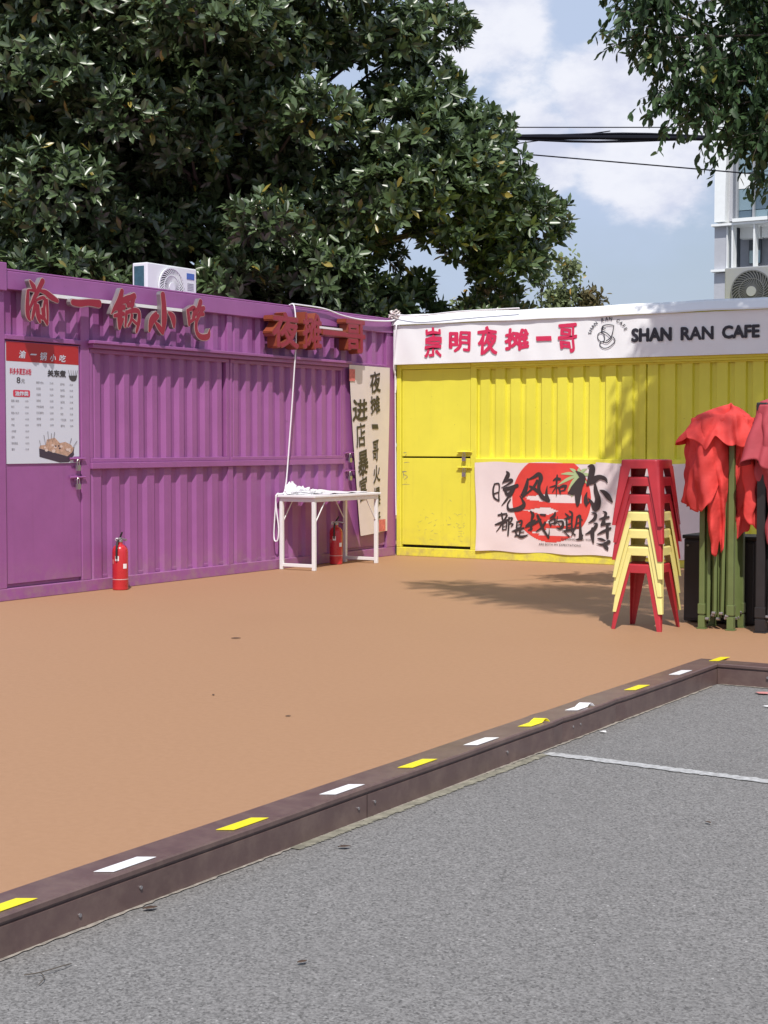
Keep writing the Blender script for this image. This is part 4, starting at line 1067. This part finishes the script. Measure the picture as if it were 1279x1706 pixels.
# ------------------------------------------------------------------ folded canopies
def foldnoise(t, s, ph): return .5*math.sin(7*t + ph) + .36*math.sin(12*t + 2.1*ph + s*2) + .3*math.sin(4*t + .4 + ph) + .2*math.sin(20*t + ph*3)
def table(T, deg):
    d = (deg + 180) % 360 - 180
    for (a, x), (b, y) in zip(T, T[1:]):
        if a <= d <= b:
            t = (d-a)/(b-a); t = t*t*(3-2*t); return x + (y-x)*t
    return T[-1][1]
def gazebo(cx, cy, half, R_, H, fab, steel, label, ph, hemT, capeT, radT, flaps=(), k_=1.0):
    r = thing('folded_canopy', (cx, cy, 0), label, 'canopy tent', 'folded canopy tents beside the stools')
    for i, (sx, sy) in enumerate(((-1, -1), (1, -1), (1, 1), (-1, 1))):
        x, y = cx + sx*half, cy + sy*half; w_ = .019 if steel == 'green_steel' else .03
        m = MB(); m.box(x-w_, x+w_, y-w_, y+w_, .09, H-.05); m.box(x-w_-.006, x+w_+.006, y-w_-.006, y+w_+.006, .10, .17); leg = m.build('leg', steel, r, bevel=.004)
        m = MB(); m.box(x-w_-.012, x+w_+.012, y-w_-.012, y+w_+.012, 0, .008); m.box(x-w_-.004, x+w_+.004, y-w_-.004, y+w_+.004, .008, .09); m.build('foot', steel, leg, bevel=.003)
        m = MB(); m.box(x-w_-.008, x+w_+.008, y-w_-.008, y+w_+.008, H-.07, H-.015); m.build('cap', 'black_steel', leg, bevel=.008)
    rr = random.Random(int(ph*10))
    for side in range(4):
        for k in range(8):
            a = -.78*half + 1.56*half*k/7 + rr.uniform(-.006, .006); b = a*.8 + rr.uniform(-.03, .03); o_ = half*(.70 + .34*(k % 2))
            z0, z1 = rr.uniform(.05, .11), rr.uniform(.85, 1.1)
            p, q = {0: ((a, -o_), (b, -o_*.9)), 1: ((o_, a), (o_*.9, b)), 2: ((a, o_), (b, o_*.9)), 3: ((-o_, a), (-o_*.9, b))}[side]
            m = MB(); m.bar((cx+p[0], cy+p[1], z0), (cx+q[0], cy+q[1], z1), .0145, 4); bar_ = m.build('scissor_bar', steel, r)
            m = MB(); m.bar((cx+p[0]-.012, cy+p[1]-.012, z0+.012), (cx+p[0]+.012, cy+p[1]-.012, z0+.012), .010, 8); m.build('pivot_bolt', 'steel', bar_)
    # hanging cloth: each sheet runs round part of the bundle from the top edge to an uneven hem
    def sheet(nm, t0, t1, top, hem, rad, n, k, amp, seed, curl=0.0):
        vs = []; fs = []; closed = t1 - t0 >= 359.9
        for j in range(k+1):
            s = j/k
            for i in range(n + (0 if closed else 1)):
                dg = t0 + (t1-t0)*i/n; t = math.radians(dg); sq = 1/max(abs(math.cos(t)), abs(math.sin(t))); sq = 1 + (sq-1)*.30*(1-s)
                hz = table(hem, dg); z = top + (hz-top)*s; zr = (H - z)/(H-.5)
                f = foldnoise(t + .10*math.sin(4*zr + seed), zr, seed)
                # folds start as small gathers and widen downwards; cross creases where the cloth is bunched
                q = rad(dg, zr)*sq + amp*(.35 + min(1.2, zr*1.8))*f + .008*math.sin(14*zr + 6*t + seed)*min(1, zr*3) + .006*math.sin(27*zr - 9*t + seed*2) + .004*math.sin(41*zr + 15*t)
                if curl and not closed:
                    e = min(i, n-i)/n; q -= curl*max(0, 1 - e/.10)**2
                q = max(q, .025); tw = .16*math.sin(2.2*zr + seed + 1.5*t) + .05*math.sin(9*zr + seed)
                vs.append((cx + q*math.cos(t + tw*.6), cy + q*math.sin(t + tw*.6), z - .012*abs(f)*s))
        m_ = n if closed else n+1
        for j in range(k):
            for i in range(n):
                i2 = (i+1) % m_ if closed else i+1; fs.append((j*m_+i, j*m_+i2, (j+1)*m_+i2, (j+1)*m_+i))
        m = MB(); m.add(vs, fs); return m.build(nm, fab, r, smooth=True, solid=.0025)
    sheet('drape', -180, 180, H-.03, hemT, lambda dg, zr: R_*table(radT, dg)*(.90 + .24*math.sin(math.pi*min(1, zr*1.3+.12)) - .36*max(0, zr-.5)**1.1), 260, 60, .034*k_, ph)
    for (t0, t1, hm, ra, rb) in flaps:
        sheet('side_flap', t0, t1, H-.025, hm, lambda dg, zr, ra=ra, rb=rb: R_*(ra + (rb-ra)*min(1, zr*1.35)**.8), 110, 50, .026, ph + 2.3 + t0*.01, .05)
    # top cloth with its short uneven valance
    n, k = 240, 44; vs = []; fs = []
    for j in range(k+1):
        s = j/k
        for i in range(n):
            t = 2*math.pi*i/n; dg = math.degrees(t); sq = 1/max(abs(math.cos(t)), abs(math.sin(t))); sq = 1 + (sq-1)*.42
            f = foldnoise(t, s*.6, ph + 1.9); fl = 1 + .55*math.exp(-((((dg + 180) % 360 - 180) + 148)/24)**2)
            if s < .36:
                u = s/.36; q = R_*.80*u*sq + .012*f*u; z = H + .050*(1-u)**1.1*(1 + .5*math.sin(2*t + ph)) - .018*math.sin(4*t + ph)*u*(1-u)*3 + .010*math.sin(9*t)*u*(1-u)*2 - .006*u
                ox, oy = .05*(1-u)*.85, .05*(1-u)*.52
            else:
                u = (s-.36)/.64; hz = table(capeT, dg) + .006*math.sin(11*t); z0 = H - .006; ox = oy = 0
                q = R_*.80*sq + .012*f + (.100*u**.75)*fl*(1 + .25*math.sin(4*t + ph)) + (.012 + .030*u)*f*u + .005*math.sin(9*u + 7*t)
                z = z0 - .018*min(1, u*4) + (hz - z0 + .018)*u - .010*f*u
            vs.append((cx + ox + q*math.cos(t), cy + oy + q*math.sin(t), z))
    for j in range(k):
        for i in range(n): fs.append((j*n+i, j*n+(i+1)%n, (j+1)*n+(i+1)%n, (j+1)*n+i))
    m = MB(); m.add(vs, fs); m.build('valance', fab, r, smooth=True, solid=.0025)
    return r
HEM1 = [(-180, .95), (-140, .92), (-112, .85), (-102, .66), (-95, .52), (-89, .50), (-84, .60), (-79, .52), (-73, .54), (-66, .78), (-58, 1.0), (-47, 1.20), (-38, .98), (-30, .72), (-20, .61), (-8, .66), (6, .80), (40, .88), (70, .82), (120, .88), (180, .95)]
CAPE1 = [(-180, 1.24), (-150, 1.25), (-130, 1.335), (-114, 1.29), (-96, 1.20), (-82, 1.29), (-62, 1.235), (-38, 1.225), (-15, 1.26), (5, 1.32), (40, 1.24), (90, 1.28), (140, 1.22), (180, 1.24)]
RAD1 = [(-180, 1.0), (-140, 1.02), (-100, .98), (-76, .92), (-60, .66), (-46, .48), (-34, .76), (-18, 1.02), (20, 1.0), (100, 1.0), (180, 1.0)]
FL1 = [(-200, -82, [(-220, .82), (-180, .80), (-160, .86), (-140, .84), (-122, .80), (-104, .805), (-92, .86), (-80, .99), (180, .82)], .95, 1.36), (-30, 70, [(-180, .8), (-40, .95), (-25, .72), (-5, .66), (20, .78), (60, .9), (180, .8)], .95, 1.42)]
gazebo(5.432, -4.700, .100, .195, 1.445, 'gazebo_red', 'green_steel', 'folded canopy with bright red cloth gathered over green metal legs', 1.3, HEM1, CAPE1, RAD1, FL1)
HEM2 = [(-180, .82), (-150, .74), (-120, .62), (-95, .55), (-60, .70), (-30, .6), (20, .7), (100, .6), (180, .82)]
CAPE2 = [(-180, 1.16), (-150, 1.10), (-120, 1.14), (-90, 1.05), (-60, 1.12), (20, 1.08), (100, 1.12), (180, 1.16)]
RAD2 = [(-180, .92), (-140, .98), (-90, .95), (0, 1.0), (90, .95), (180, .92)]
gazebo(5.855, -4.700, .112, .180, 1.530, 'gazebo_maroon', 'black_steel', 'folded canopy with dull maroon cloth and black legs at the frame edge', 2.6, HEM2, CAPE2, RAD2, (), .9)
cb = thing('black_cabinet', (5.4, -4.3, 0), 'black upright cabinet behind the green canopy legs', 'cabinet')
m = MB(); m.box(5.085, 5.60, -4.50, -4.20, .01, .585); m.build('body', 'cabinet_black', cb, bevel=.008)
m = MB(); m.box(5.075, 5.61, -4.51, -4.19, .586, .612); m.build('lid', 'cabinet_black', cb, bevel=.006)
for x in (5.09, 5.342): 
    m = MB(); m.box(x+.005, x+.245, -4.512, -4.501, .03, .57); dr = m.build('door', 'cabinet_black', cb, bevel=.004)
    m = MB(); m.bar((x+.03, -4.52, .54), (x+.03, -4.51, .54), .008, 8); m.build('lock', 'steel', dr)

# ------------------------------------------------------------------ air conditioners
def ac_unit(T, u0, u1, v0, v1, depth, w, fc, fr, case, grille, hub, label, group, base):
    r = thing('air_conditioner', base, label, 'air conditioner', group)
    m = MB(T); m.box(u0, u1, v0, v1, w-depth, w); cs = m.build('casing', case, r, bevel=.012, segs=3)
    m = MB(T); n = 40
    m.poly([(fc[0] + fr*1.02*math.cos(2*math.pi*i/n), fc[1] + fr*1.02*math.sin(2*math.pi*i/n)) for i in range(n)], w+.002); m.build('fan_opening', 'ac_dark', r)
    m = MB(T)
    for i in range(34):
        t = 2*math.pi*i/34
        P = [(fc[0] + fr*q*math.cos(t + 1.0*(q-.2)), fc[1] + fr*q*math.sin(t + 1.0*(q-.2)), .005 + .004*q) for q in (.2, .4, .6, .8, 1.0)]
        stroke(m, P, w+.018, w+.008, k=3)
    for q in (.62, 1.0):
        P = [(fc[0] + fr*q*math.cos(2*math.pi*i/40), fc[1] + fr*q*math.sin(2*math.pi*i/40), .007 if q < 1 else .014) for i in range(41)]
        stroke(m, P, w+.020, w+.004, k=1)
    g_ = m.build('fan_grille', grille, r)
    m = MB(T); m.poly([(fc[0] + fr*.24*math.cos(2*math.pi*i/24), fc[1] + fr*.24*math.sin(2*math.pi*i/24)) for i in range(24)], w+.01, w+.026); m.build('fan_hub', hub, g_)
    for u in (u0+.08, u1-.14):
        m = MB(T); m.box(u, u+.06, 2.60, v0, w-depth+.03, w-.03); m.build('foot', 'ac_grey', r)
    return r
a1 = ac_unit(TP, -2.985, -2.215, 2.612, 3.018, .19, -1.02, (-2.63, 2.80), .190, 'ac_white', 'ac_white', 'ac_white', 'white air conditioner with a blue label on the purple roof', 'air conditioners on the stall roofs', (-1.2, -2.6, 2.6))
m = MB(TP); m.box(-2.375, -2.255, 2.905, 2.965, -1.019, -1.016); m.build('label_plate', 'blue_label', a1)
m = MB(TP)
for i in range(5): m.box(-2.365, -2.265, 2.86 - i*.016, 2.864 - i*.016, -1.019, -1.0165)
m.build('label_lines', 'ac_grey', a1)
m = MB(); m.box(-1.185, -1.060, -2.9885, -2.983, 2.64, 2.985); m.build('coil_panel', 'coil_teal', a1)
ac_unit(TY, 3.50, 4.40, 2.625, 3.055, .32, -.80, (3.79, 2.80), .212, 'ac_grey', 'ac_grille', 'ac_grey', 'grey air conditioner with a dark fan on the yellow stall roof', 'air conditioners on the stall roofs', (3.95, 1.0, 2.6))

# ------------------------------------------------------------------ leaves and trees
def leaf_mesh(name, P, D, U, L, Wd, m, parent=None, fold=.22, droop=.12):
    """many leaf blades, each an island of seven points"""
    o0 = np.array(wl(parent)) if parent is not None else np.zeros(3)
    P = P - o0; D = D/np.linalg.norm(D, axis=1)[:, None]
    S = np.cross(D, U); S /= (np.linalg.norm(S, axis=1)[:, None] + 1e-9); Nn = np.cross(S, D)
    L = L[:, None]; W = Wd[:, None]*.5
    def pt(a, s, h): return P + D*L*a + S*W*s + Nn*(W*h) - Nn*(L*droop*a*a)
    V = np.stack([pt(0, 0, 0), pt(.5, 0, -fold), pt(1, 0, 0), pt(.30, .85, fold), pt(.68, .92, fold), pt(.30, -.85, fold), pt(.68, -.92, fold)], 1)
    n = len(P); V = V.reshape(-1, 3).astype(np.float32)
    base = (np.arange(n)*7)[:, None]
    q = np.array([0, 1, 4, 3, 0, 5, 6, 1]); tr = np.array([1, 2, 4, 1, 6, 2])
    loops = np.concatenate([(base + q), (base + tr)], 1).reshape(-1).astype(np.int32)
    per = np.array([0, 4, 8, 11]); starts = ((np.arange(n)*14)[:, None] + per).reshape(-1).astype(np.int32)
    me = bpy.data.meshes.new(name); me.vertices.add(len(V)); me.vertices.foreach_set('co', V.reshape(-1))
    me.loops.add(len(loops)); me.loops.foreach_set('vertex_index', loops)
    me.polygons.add(len(starts)); me.polygons.foreach_set('loop_start', starts)
    me.update(calc_edges=True); me.validate()
    me.materials.append(MATS[m]); o = bpy.data.objects.new(name, me); C.objects.link(o)
    if parent is not None: o.parent = parent
    return o
def unit(v): return v/(np.linalg.norm(v, axis=-1)[..., None] + 1e-9)
rng = np.random.default_rng(7)
def rosettes(cen, axis, n, L, spread=(.5, 1.25)):
    """whorls of n leaves at each twig tip"""
    k = len(cen); a = unit(axis); ref = np.tile(np.array([.3, .2, .9]), (k, 1)); x = unit(np.cross(a, ref)); y = np.cross(a, x)
    ang = (np.arange(n)*2.39996)[None, :] + rng.uniform(0, 6.28, (k, 1)) + rng.normal(0, .25, (k, n))
    el = np.linspace(spread[0], spread[1], n)[None, :] + rng.normal(0, .16, (k, n))
    d = a[:, None, :]*np.cos(el)[..., None] + (x[:, None, :]*np.cos(ang)[..., None] + y[:, None, :]*np.sin(ang)[..., None])*np.sin(el)[..., None]
    p = cen[:, None, :] + a[:, None, :]*rng.uniform(-.06, .02, (k, n))[..., None] + d*.015
    u = np.tile(a[:, None, :], (1, n, 1)) + rng.normal(0, .2, (k, n, 3))
    l = L*rng.uniform(.7, 1.15, (k, n))
    return p.reshape(-1, 3), d.reshape(-1, 3), u.reshape(-1, 3), l.reshape(-1)
def inpoly(P, x, y):
    r = False; n = len(P)
    for i in range(n):
        (x1, y1), (x2, y2) = P[i], P[(i+1) % n]
        if (y1 > y) != (y2 > y) and x < (x2-x1)*(y-y1)/(y2-y1) + x1: r = not r
    return r
def pdist(P, x, y):
    b = 9
    for i in range(len(P)):
        (x1, y1), (x2, y2) = P[i], P[(i+1) % len(P)]
        dx, dy = x2-x1, y2-y1; t = max(0, min(1, ((x-x1)*dx + (y-y1)*dy)/(dx*dx+dy*dy+1e-9))); b = min(b, math.hypot(x-x1-dx*t, y-y1-dy*t))
    return b
def limb(mb, a, b, r0, r1, rnd, k=7, sag=.15):
    a = Vector(a); b = Vector(b); P = []; R = []
    for i in range(k+1):
        t = i/k; p = a.lerp(b, t) + Vector((rnd.uniform(-1, 1), rnd.uniform(-1, 1), rnd.uniform(-.5, .5)))*sag*.4*(t*(1-t)*4)
        p.z += sag*math.sin(t*math.pi); P.append(p); R.append(r0 + (r1-r0)*t**.8)
    mb.tube(P, R, 7); return P
# the big magnolia behind the purple stall; crown outline in (across, up), thickened in depth
TB0 = np.array([-3.30, 1.35, 0.0]); AC_ = np.array([.852, .524, 0]); DP = np.array([-.524, .852, 0]); UPV = np.array([0, 0, 1.0])
OUT = [(-4.9, 1.0), (-5.0, 4.5), (-4.6, 7.2), (-3.0, 9.2), (-.5, 9.9), (1.6, 9.2), (2.65, 7.9), (2.88, 6.95), (3.40, 6.50), (3.30, 6.05), (2.86, 5.66), (3.40, 5.46), (3.50, 4.78), (3.86, 4.68), (4.42, 4.12), (4.26, 3.68), (3.98, 3.2), (3.80, 2.6), (3.2, 2.6), (3.12, 3.10), (2.85, 3.52), (2.40, 3.72), (2.58, 3.2), (3.0, 2.80), (3.05, 2.3), (2.6, 1.0)]
mg = thing('magnolia_tree', tuple(TB0), 'large dark glossy evergreen tree behind the purple stall', 'tree')
clumps = []; rnd = random.Random(21); tries = 0
for q_ in ((3.55, -.4, 4.1, .5), (3.95, .2, 4.0, .42), (3.6, -.2, 3.5, .45), (3.2, -.7, 4.5, .55), (3.45, .3, 3.0, .40), (3.25, -.3, 2.7, .40), (3.62, -.1, 3.6, .42), (3.5, .5, 4.4, .5), (2.9, -.6, 4.0, .55), (2.4, -.5, 5.6, .6), (2.9, .3, 4.9, .5), (2.0, -1.2, 4.2, .6), (1.4, -1.0, 4.0, .6), (2.5, -.3, 6.4, .55), (1.9, -.8, 6.2, .6), (3.0, -.5, 5.0, .5), (3.2, .1, 5.25, .4), (2.6, -.9, 4.4, .6), (2.2, -1.0, 5.0, .6), (1.7, -.6, 2.9, .55), (2.2, -.3, 2.85, .5), (1.2, -1.2, 3.3, .6)): clumps.append(q_)
while len(clumps) < 190 and tries < 60000:
    tries += 1
    a, h = rnd.uniform(-5, 4.4), rnd.uniform(1.0, 9.9)
    y = rnd.uniform(-2.8, 2.6); k_ = 20.0/(20.19 + y); ap, hp = (a - 1.846)*k_ + 1.846, 1.25 + (h - 1.25)*k_   # outline is of the crown at its middle depth
    if not inpoly(OUT, ap, hp): continue
    d = pdist(OUT, ap, hp); r = rnd.uniform(.38, .80)
    if d < r*.80:
        r = max(.22, d/.80) if d > .18 else 0
        if not r: continue
    T = min(2.6, .5 + 1.0*d)
    if abs(y) > T or (y > 0 and rnd.random() < .35): continue
    if any((a-q[0])**2 + ((y-q[1])*.8)**2 + (h-q[2])**2 < (.52*(r+q[3]))**2 for q in clumps): continue
    clumps.append((a, y, h, r))
cen = []; axs = []; tips = []
for a, y, h, r in clumps:
    c0 = TB0 + AC_*a + DP*y + UPV*h
    n = 0
    n = int(150*(r/.6)**2)
    v = rng.normal(0, 1, (n*2, 3)); v = unit(v); v = v[(v @ np.array([.0, -.25, 1.0])) > -.55][:n]
    rad = r*rng.uniform(.62, 1.10, (len(v), 1)); p = c0 + v*rad*np.array([1.08, 1.08, .82])
    cen.append(p); axs.append(unit(v + np.array([.05, -.12, .55]) + rng.normal(0, .25, v.shape))); tips.append(c0)
cen = np.concatenate(cen); axs = np.concatenate(axs)
p, d, u, l = rosettes(cen, axs, 9, .160)
leaf_mesh('crown', p, d, u, l, l*rng.uniform(.34, .44, len(l)), 'magnolia_leaf', mg)
m = MB(); r0 = random.Random(5); top = Vector(TB0) + Vector((0.05, .1, 8.4))
trunk_pts = limb(m, TB0, top, .24, .05, r0, 12, .1)
for i, c in enumerate(tips):
    if c[2] < 4.7 and (Vector(c) - Vector(TB0)).dot(Vector(AC_)) > 1.2 and r0.random() < .8: continue
    c = Vector(c); q = max(2, min(11, int((c.z - 1.0)/9*13))); j = min(range(len(trunk_pts)), key=lambda k: abs(trunk_pts[k].z - (c.z*.62 + .6)))
    limb(m, trunk_pts[j], c, .035 + .025*r0.random(), .010, r0, 6, .22)
m.build('trunk', 'bark', mg, smooth=True)

# camphor tree at the right: drooping sprays, its shade falls on the deck and the yellow wall
ct = thing('camphor_tree', (8.7, -2.3, 0), 'leafy tree whose drooping branches hang into the upper right corner', 'tree')
rnd = random.Random(8); cl = []
for (x, y, z, r) in CAMPHOR: cl.append((np.array([x, y, z]), r))
P_, D_, U_, L_ = [], [], [], []; tw = MB()
for c0, r in cl:
    nt_ = int((62 if c0[2] < 5 else 46)*(r/.4)**2)
    for _ in range(nt_):
        v = rng.normal(0, 1, 3); v /= np.linalg.norm(v); s0 = c0 + v*r*rng.uniform(.05, .75)
        dr = unit(v*.9 + rng.normal(0, .35, 3) + np.array([-.15, 0, -.35])); ln = rng.uniform(.16, .34)
        n = int(rng.integers(9, 15)); t = np.linspace(.1, 1, n)[:, None]
        pts = s0 + dr*ln*t + np.array([0, 0, -.10])*t**2*ln*2
        P_.append(pts); dd = unit(dr[None, :]*.5 + rng.normal(0, .55, (n, 3)) + np.array([0, 0, -.55])); D_.append(dd); U_.append(rng.normal(0, .5, (n, 3)) + np.array([0, -.2, 1])); L_.append(rng.uniform(.060, .100, n))
        if r < .5 and rng.random() < .6: tw.tube([tuple(s0), tuple(s0 + dr*ln*.5 + np.array([0, 0, -.02])), tuple(pts[-1])], [.004, .003, .0015], 4)
P_ = np.concatenate(P_); D_ = np.concatenate(D_); U_ = np.concatenate(U_); L_ = np.concatenate(L_)
leaf_mesh('crown', P_, D_, U_, L_, L_*rng.uniform(.40, .52, len(L_)), 'camphor_leaf', ct, fold=.15)
m = MB(); tp = limb(m, (8.7, -2.3, -.1), (7.6, -3.4, 8.2), .20, .06, rnd, 10, .2)
for c0, r in cl:
    j = min(range(len(tp)), key=lambda k: abs(tp[k].z - max(2.8, c0[2] - .4))); limb(m, tp[j], tuple(c0), .022 + .014*r, .006, rnd, 7, .25)
m.add(tw.v, tw.f); m.build('trunk', 'bark', ct, smooth=True)

# thin trees and bushes far behind the yellow stall
def sparse_tree(base, H, wd, lab, n, lm, seed, name='young_tree', cat='tree', lz=.25, leaf=.20):
    r = thing(name, base, lab, cat); q = random.Random(seed); g2 = np.random.default_rng(seed)
    m = MB(); P = limb(m, base, (base[0], base[1], base[2]+H), .07, .012, q, 8, .0)
    tips = []
    for k in range(int(12 + H)):
        z = base[2] + H*q.uniform(lz, .98); t = q.uniform(0, 6.28); e = wd*q.uniform(.3, 1)*(1.15 - (z-base[2])/H*.75)
        b = (base[0] + e*math.cos(t), base[1] + e*math.sin(t), z + e*.5); j = min(range(len(P)), key=lambda k: abs(P[k].z - z + .2)); limb(m, P[j], b, .022, .006, q, 4, .05); tips.append((np.array(b), e))
    m.build('trunk', 'bark', r)
    cs = []
    for b, e in tips: cs.append(b + g2.normal(0, 1, (n, 3))*np.array([.26, .26, .20])*(.5 + e))
    cs = np.concatenate(cs); k = len(cs); D = g2.normal(0, 1, (k, 3)) + np.array([0, 0, -.2]); U = g2.normal(0, 1, (k, 3)) + np.array([0, 0, 1.2]); l = g2.uniform(.6, 1.2, k)*leaf
    leaf_mesh('crown', cs, D, U, l, l*.5, lm, r)
for b_, H_, w_, lab, n_, lm_, sd_, nm_, ct_, lz_ in FARTREES: sparse_tree(b_, H_, w_, lab, n_, lm_, sd_, nm_, ct_, lz_)

# ------------------------------------------------------------------ overhead lines
def span(name, a, b, sag, r, lab, wob=0, n=28, extra=()):
    a = Vector(a); b = Vector(b); q = random.Random(len(lab)); m = MB(); P = []; R = []
    for i in range(n+1):
        t = i/n; p = a.lerp(b, t); p.z -= sag*4*t*(1-t); P.append(p); R.append(r*(1 + wob*q.uniform(-.5, .5)))
    m.tube(P, R, 7)
    for dz, ph in extra:
        m.tube([p + Vector((0, 0, dz + .03*math.sin(i*.7 + ph))) for i, p in enumerate(P)], r*.5, 5)
    tag(m.build(name, 'cable_black', smooth=True), lab, 'cable')
dv = Vector((2.663, 1.633, 0)).normalized()
def cp(t, z): p = Vector((-3.977, 10.364, 0)) + dv*t; return (p.x, p.y, z)
span('cable_bundle', cp(-10, 6.90), cp(18, 6.72), .10, .046, 'thick black cable bundle crossing the sky', .3, 60, ((-.05, 0), (.04, 2)))
span('overhead_wire', cp(-10, 6.93), cp(18, 6.94), .03, .010, 'thin wire running just above the thick cable bundle')
span('overhead_wire', cp(-9, 7.23), cp(18, 4.92), .0, .0125, 'thin wire sloping down to the right under the cable bundle')
span('overhead_wire', cp(-3, 6.16), cp(1.9, 6.84), -.01, .010, 'short thin wire rising to the right to meet the cable bundle')

# ------------------------------------------------------------------ office building far behind
ob = thing('office_building', (-20, 97, 0), 'white and glass office building rising behind the yellow stall', 'building')
bx, by = -29.2, 91.7
TBD = lambda u, v, w: (bx + u, by - w, v)
m = MB(TBD); m.box(.15, 24, -.6, 44, -13, -2.6); m.build('core', 'facade_grey', ob)
m = MB(TBD); m.add([(0.10, 16.75, .3), (.85, 16.75, .3), (1.35, 44, .3), (.10, 44, .3), (0.10, 16.75, -2), (.85, 16.75, -2), (1.35, 44, -2), (.10, 44, -2)], [(0,1,2,3),(4,7,6,5),(0,4,5,1),(1,5,6,2),(2,6,7,3),(3,7,4,0)]); m.build('corner_fin', 'facade_white', ob)
for z in (16.60, 13.42, 10.2, 7.0, 3.8):
    m = MB(TBD); m.box(-.08, 1.5 if z < 16 else 24, z-.16, z, -2.2, .45); m.build('slab', 'facade_white', ob)
m = MB(TBD); m.box(1.50, 24, 16.62, 16.86, -2.2, .60); m.build('ledge', 'facade_white', ob)
m = MB(TBD); m.box(.86, 1.55, 16.86, 44, -2.0, -.6); m.build('return_wall', 'facade_grey', ob)
q = random.Random(6)
for k in range(14):
    u = 1.55 + k*1.20
    m = MB(TBD); m.box(u, u+.12, 16.86, 44, -.5, .05); m.build('mullion', 'ac_grey', ob)
    for f in range(4):
        for j, (z0, z1) in enumerate(((16.9, 17.45), (17.5, 18.95), (19.0, 20.05))):
            z0 += f*3.2; z1 += f*3.2
            m = MB(TBD); m.box(u+.125, u+1.195, z0, z1, -.30, -.24); m.build('window_pane', 'facade_white' if q.random() < .18 else ('window_glass' if q.random() < .7 else 'window_glass_dark'), ob)
m = MB(TBD); m.box(1.55, 20, 16.84, 44, -.62, -.52); m.build('curtain_backing', 'facade_dark', ob)
for z in (7.0, 10.2, 13.42):
    m = MB(TBD); m.box(.02, .92, z, z+3.0, -.6, .0); m.build('grey_panel', 'facade_grey', ob)
    m = MB(TBD); m.box(.93, 1.0, z, z+3.0, -.6, .1); m.build('trim', 'facade_white', ob)
    m = MB(TBD); m.box(1.0, 1.36, z, z+3.0, -1.6, -1.0); m.build('dark_slot', 'facade_dark', ob)
    for u in (1.36, 2.92, 4.48, 6.04, 7.6, 9.2):
        m = MB(TBD); m.box(u, u+.10, z, z+3.02, -.5, .3); m.build('fin', 'facade_white', ob)
    for u in (1.46, 3.02, 4.58, 6.14, 7.7):
        m = MB(TBD); m.box(u, u+1.46, z+2.25, z+3.02, -2.0, -1.2); m.build('soffit_band', 'facade_white', ob)
        m = MB(TBD); m.box(u+.42, u+1.30, z+.5, z+2.2, -2.1, -1.9); pn = m.build('window', 'facade_dark', ob)
        m = MB(TBD); m.box(u+.47, u+1.25, z+.55, z+1.45, -1.9, -1.86); m.build('glass', 'window_glass', pn)
m = MB(TBD); m.box(1.36, 24, 13.3, 13.42, -2.2, .2); m.box(1.36, 24, 10.1, 10.2, -2.2, .2); m.build('balcony_floor', 'facade_white', ob)

# ------------------------------------------------------------------ litter
def dead_leaf(x, y, z, L, ang, lab, curl=.5):
    m = MB(); n = 6; vs = []
    for i in range(n+1):
        t = i/n; wd = L*.26*math.sin(math.pi*min(.98, t*.9+.08)); a = ang + curl*t
        px_, py_ = x + L*t*math.cos(ang + curl*.5*t), y + L*t*math.sin(ang + curl*.5*t)
        for s in (-1, 0, 1): vs.append((px_ - s*wd*math.sin(a), py_ + s*wd*math.cos(a), z + .003 + .12*L*t*(1-t) + (.04*L if s else 0)))
    m.add(vs, [(3*i+j, 3*i+j+1, 3*i+j+4, 3*i+j+3) for i in range(n) for j in (0, 1)])
    tag(m.build('dry_leaf', 'dry_leaf', smooth=True, solid=.0006), lab, 'leaf', 'dead leaves on the ground')
for a in LEAVES: dead_leaf(*a)
m = MB(); m.tube(catmull([(6.16, -11.99, -.103), (6.19, -11.96, -.099), (6.205, -11.90, -.098), (6.20, -11.86, -.104)], 5), [.0016]*16, 5); m.tube(catmull([(6.19, -11.96, -.102), (6.225, -11.985, -.100), (6.24, -12.02, -.104)], 4), .0013, 5)
tag(m.build('dry_twig', 'bark'), 'small forked dry twig on the asphalt at the lower left corner', 'twig')
def scrap(x, y, s, c, lab):
    q = random.Random(int(x*100)); m = MB(); m.poly([(s*q.uniform(.5, 1)*math.cos(t), s*q.uniform(.4, .8)*math.sin(t)) for t in [k*math.pi/3.5 for k in range(7)]], 0)
    m.v = [(x+p[0], y+p[1], -.104 + .006*abs(math.sin(i*2))) for i, p in enumerate(m.v)]; tag(m.build('litter_scrap', c), lab, 'litter', 'scraps on the asphalt')
scrap(6.50, -7.03, .028, 'scrap_white', 'white paper scrap on the asphalt near the inner corner of the edging')
scrap(6.34, -6.62, .06, 'scrap_pink', 'dull pink scrap lying against the far edging')
scrap(6.06, -8.12, .022, 'scrap_white', 'white flake on the asphalt close under the peeling white tape')
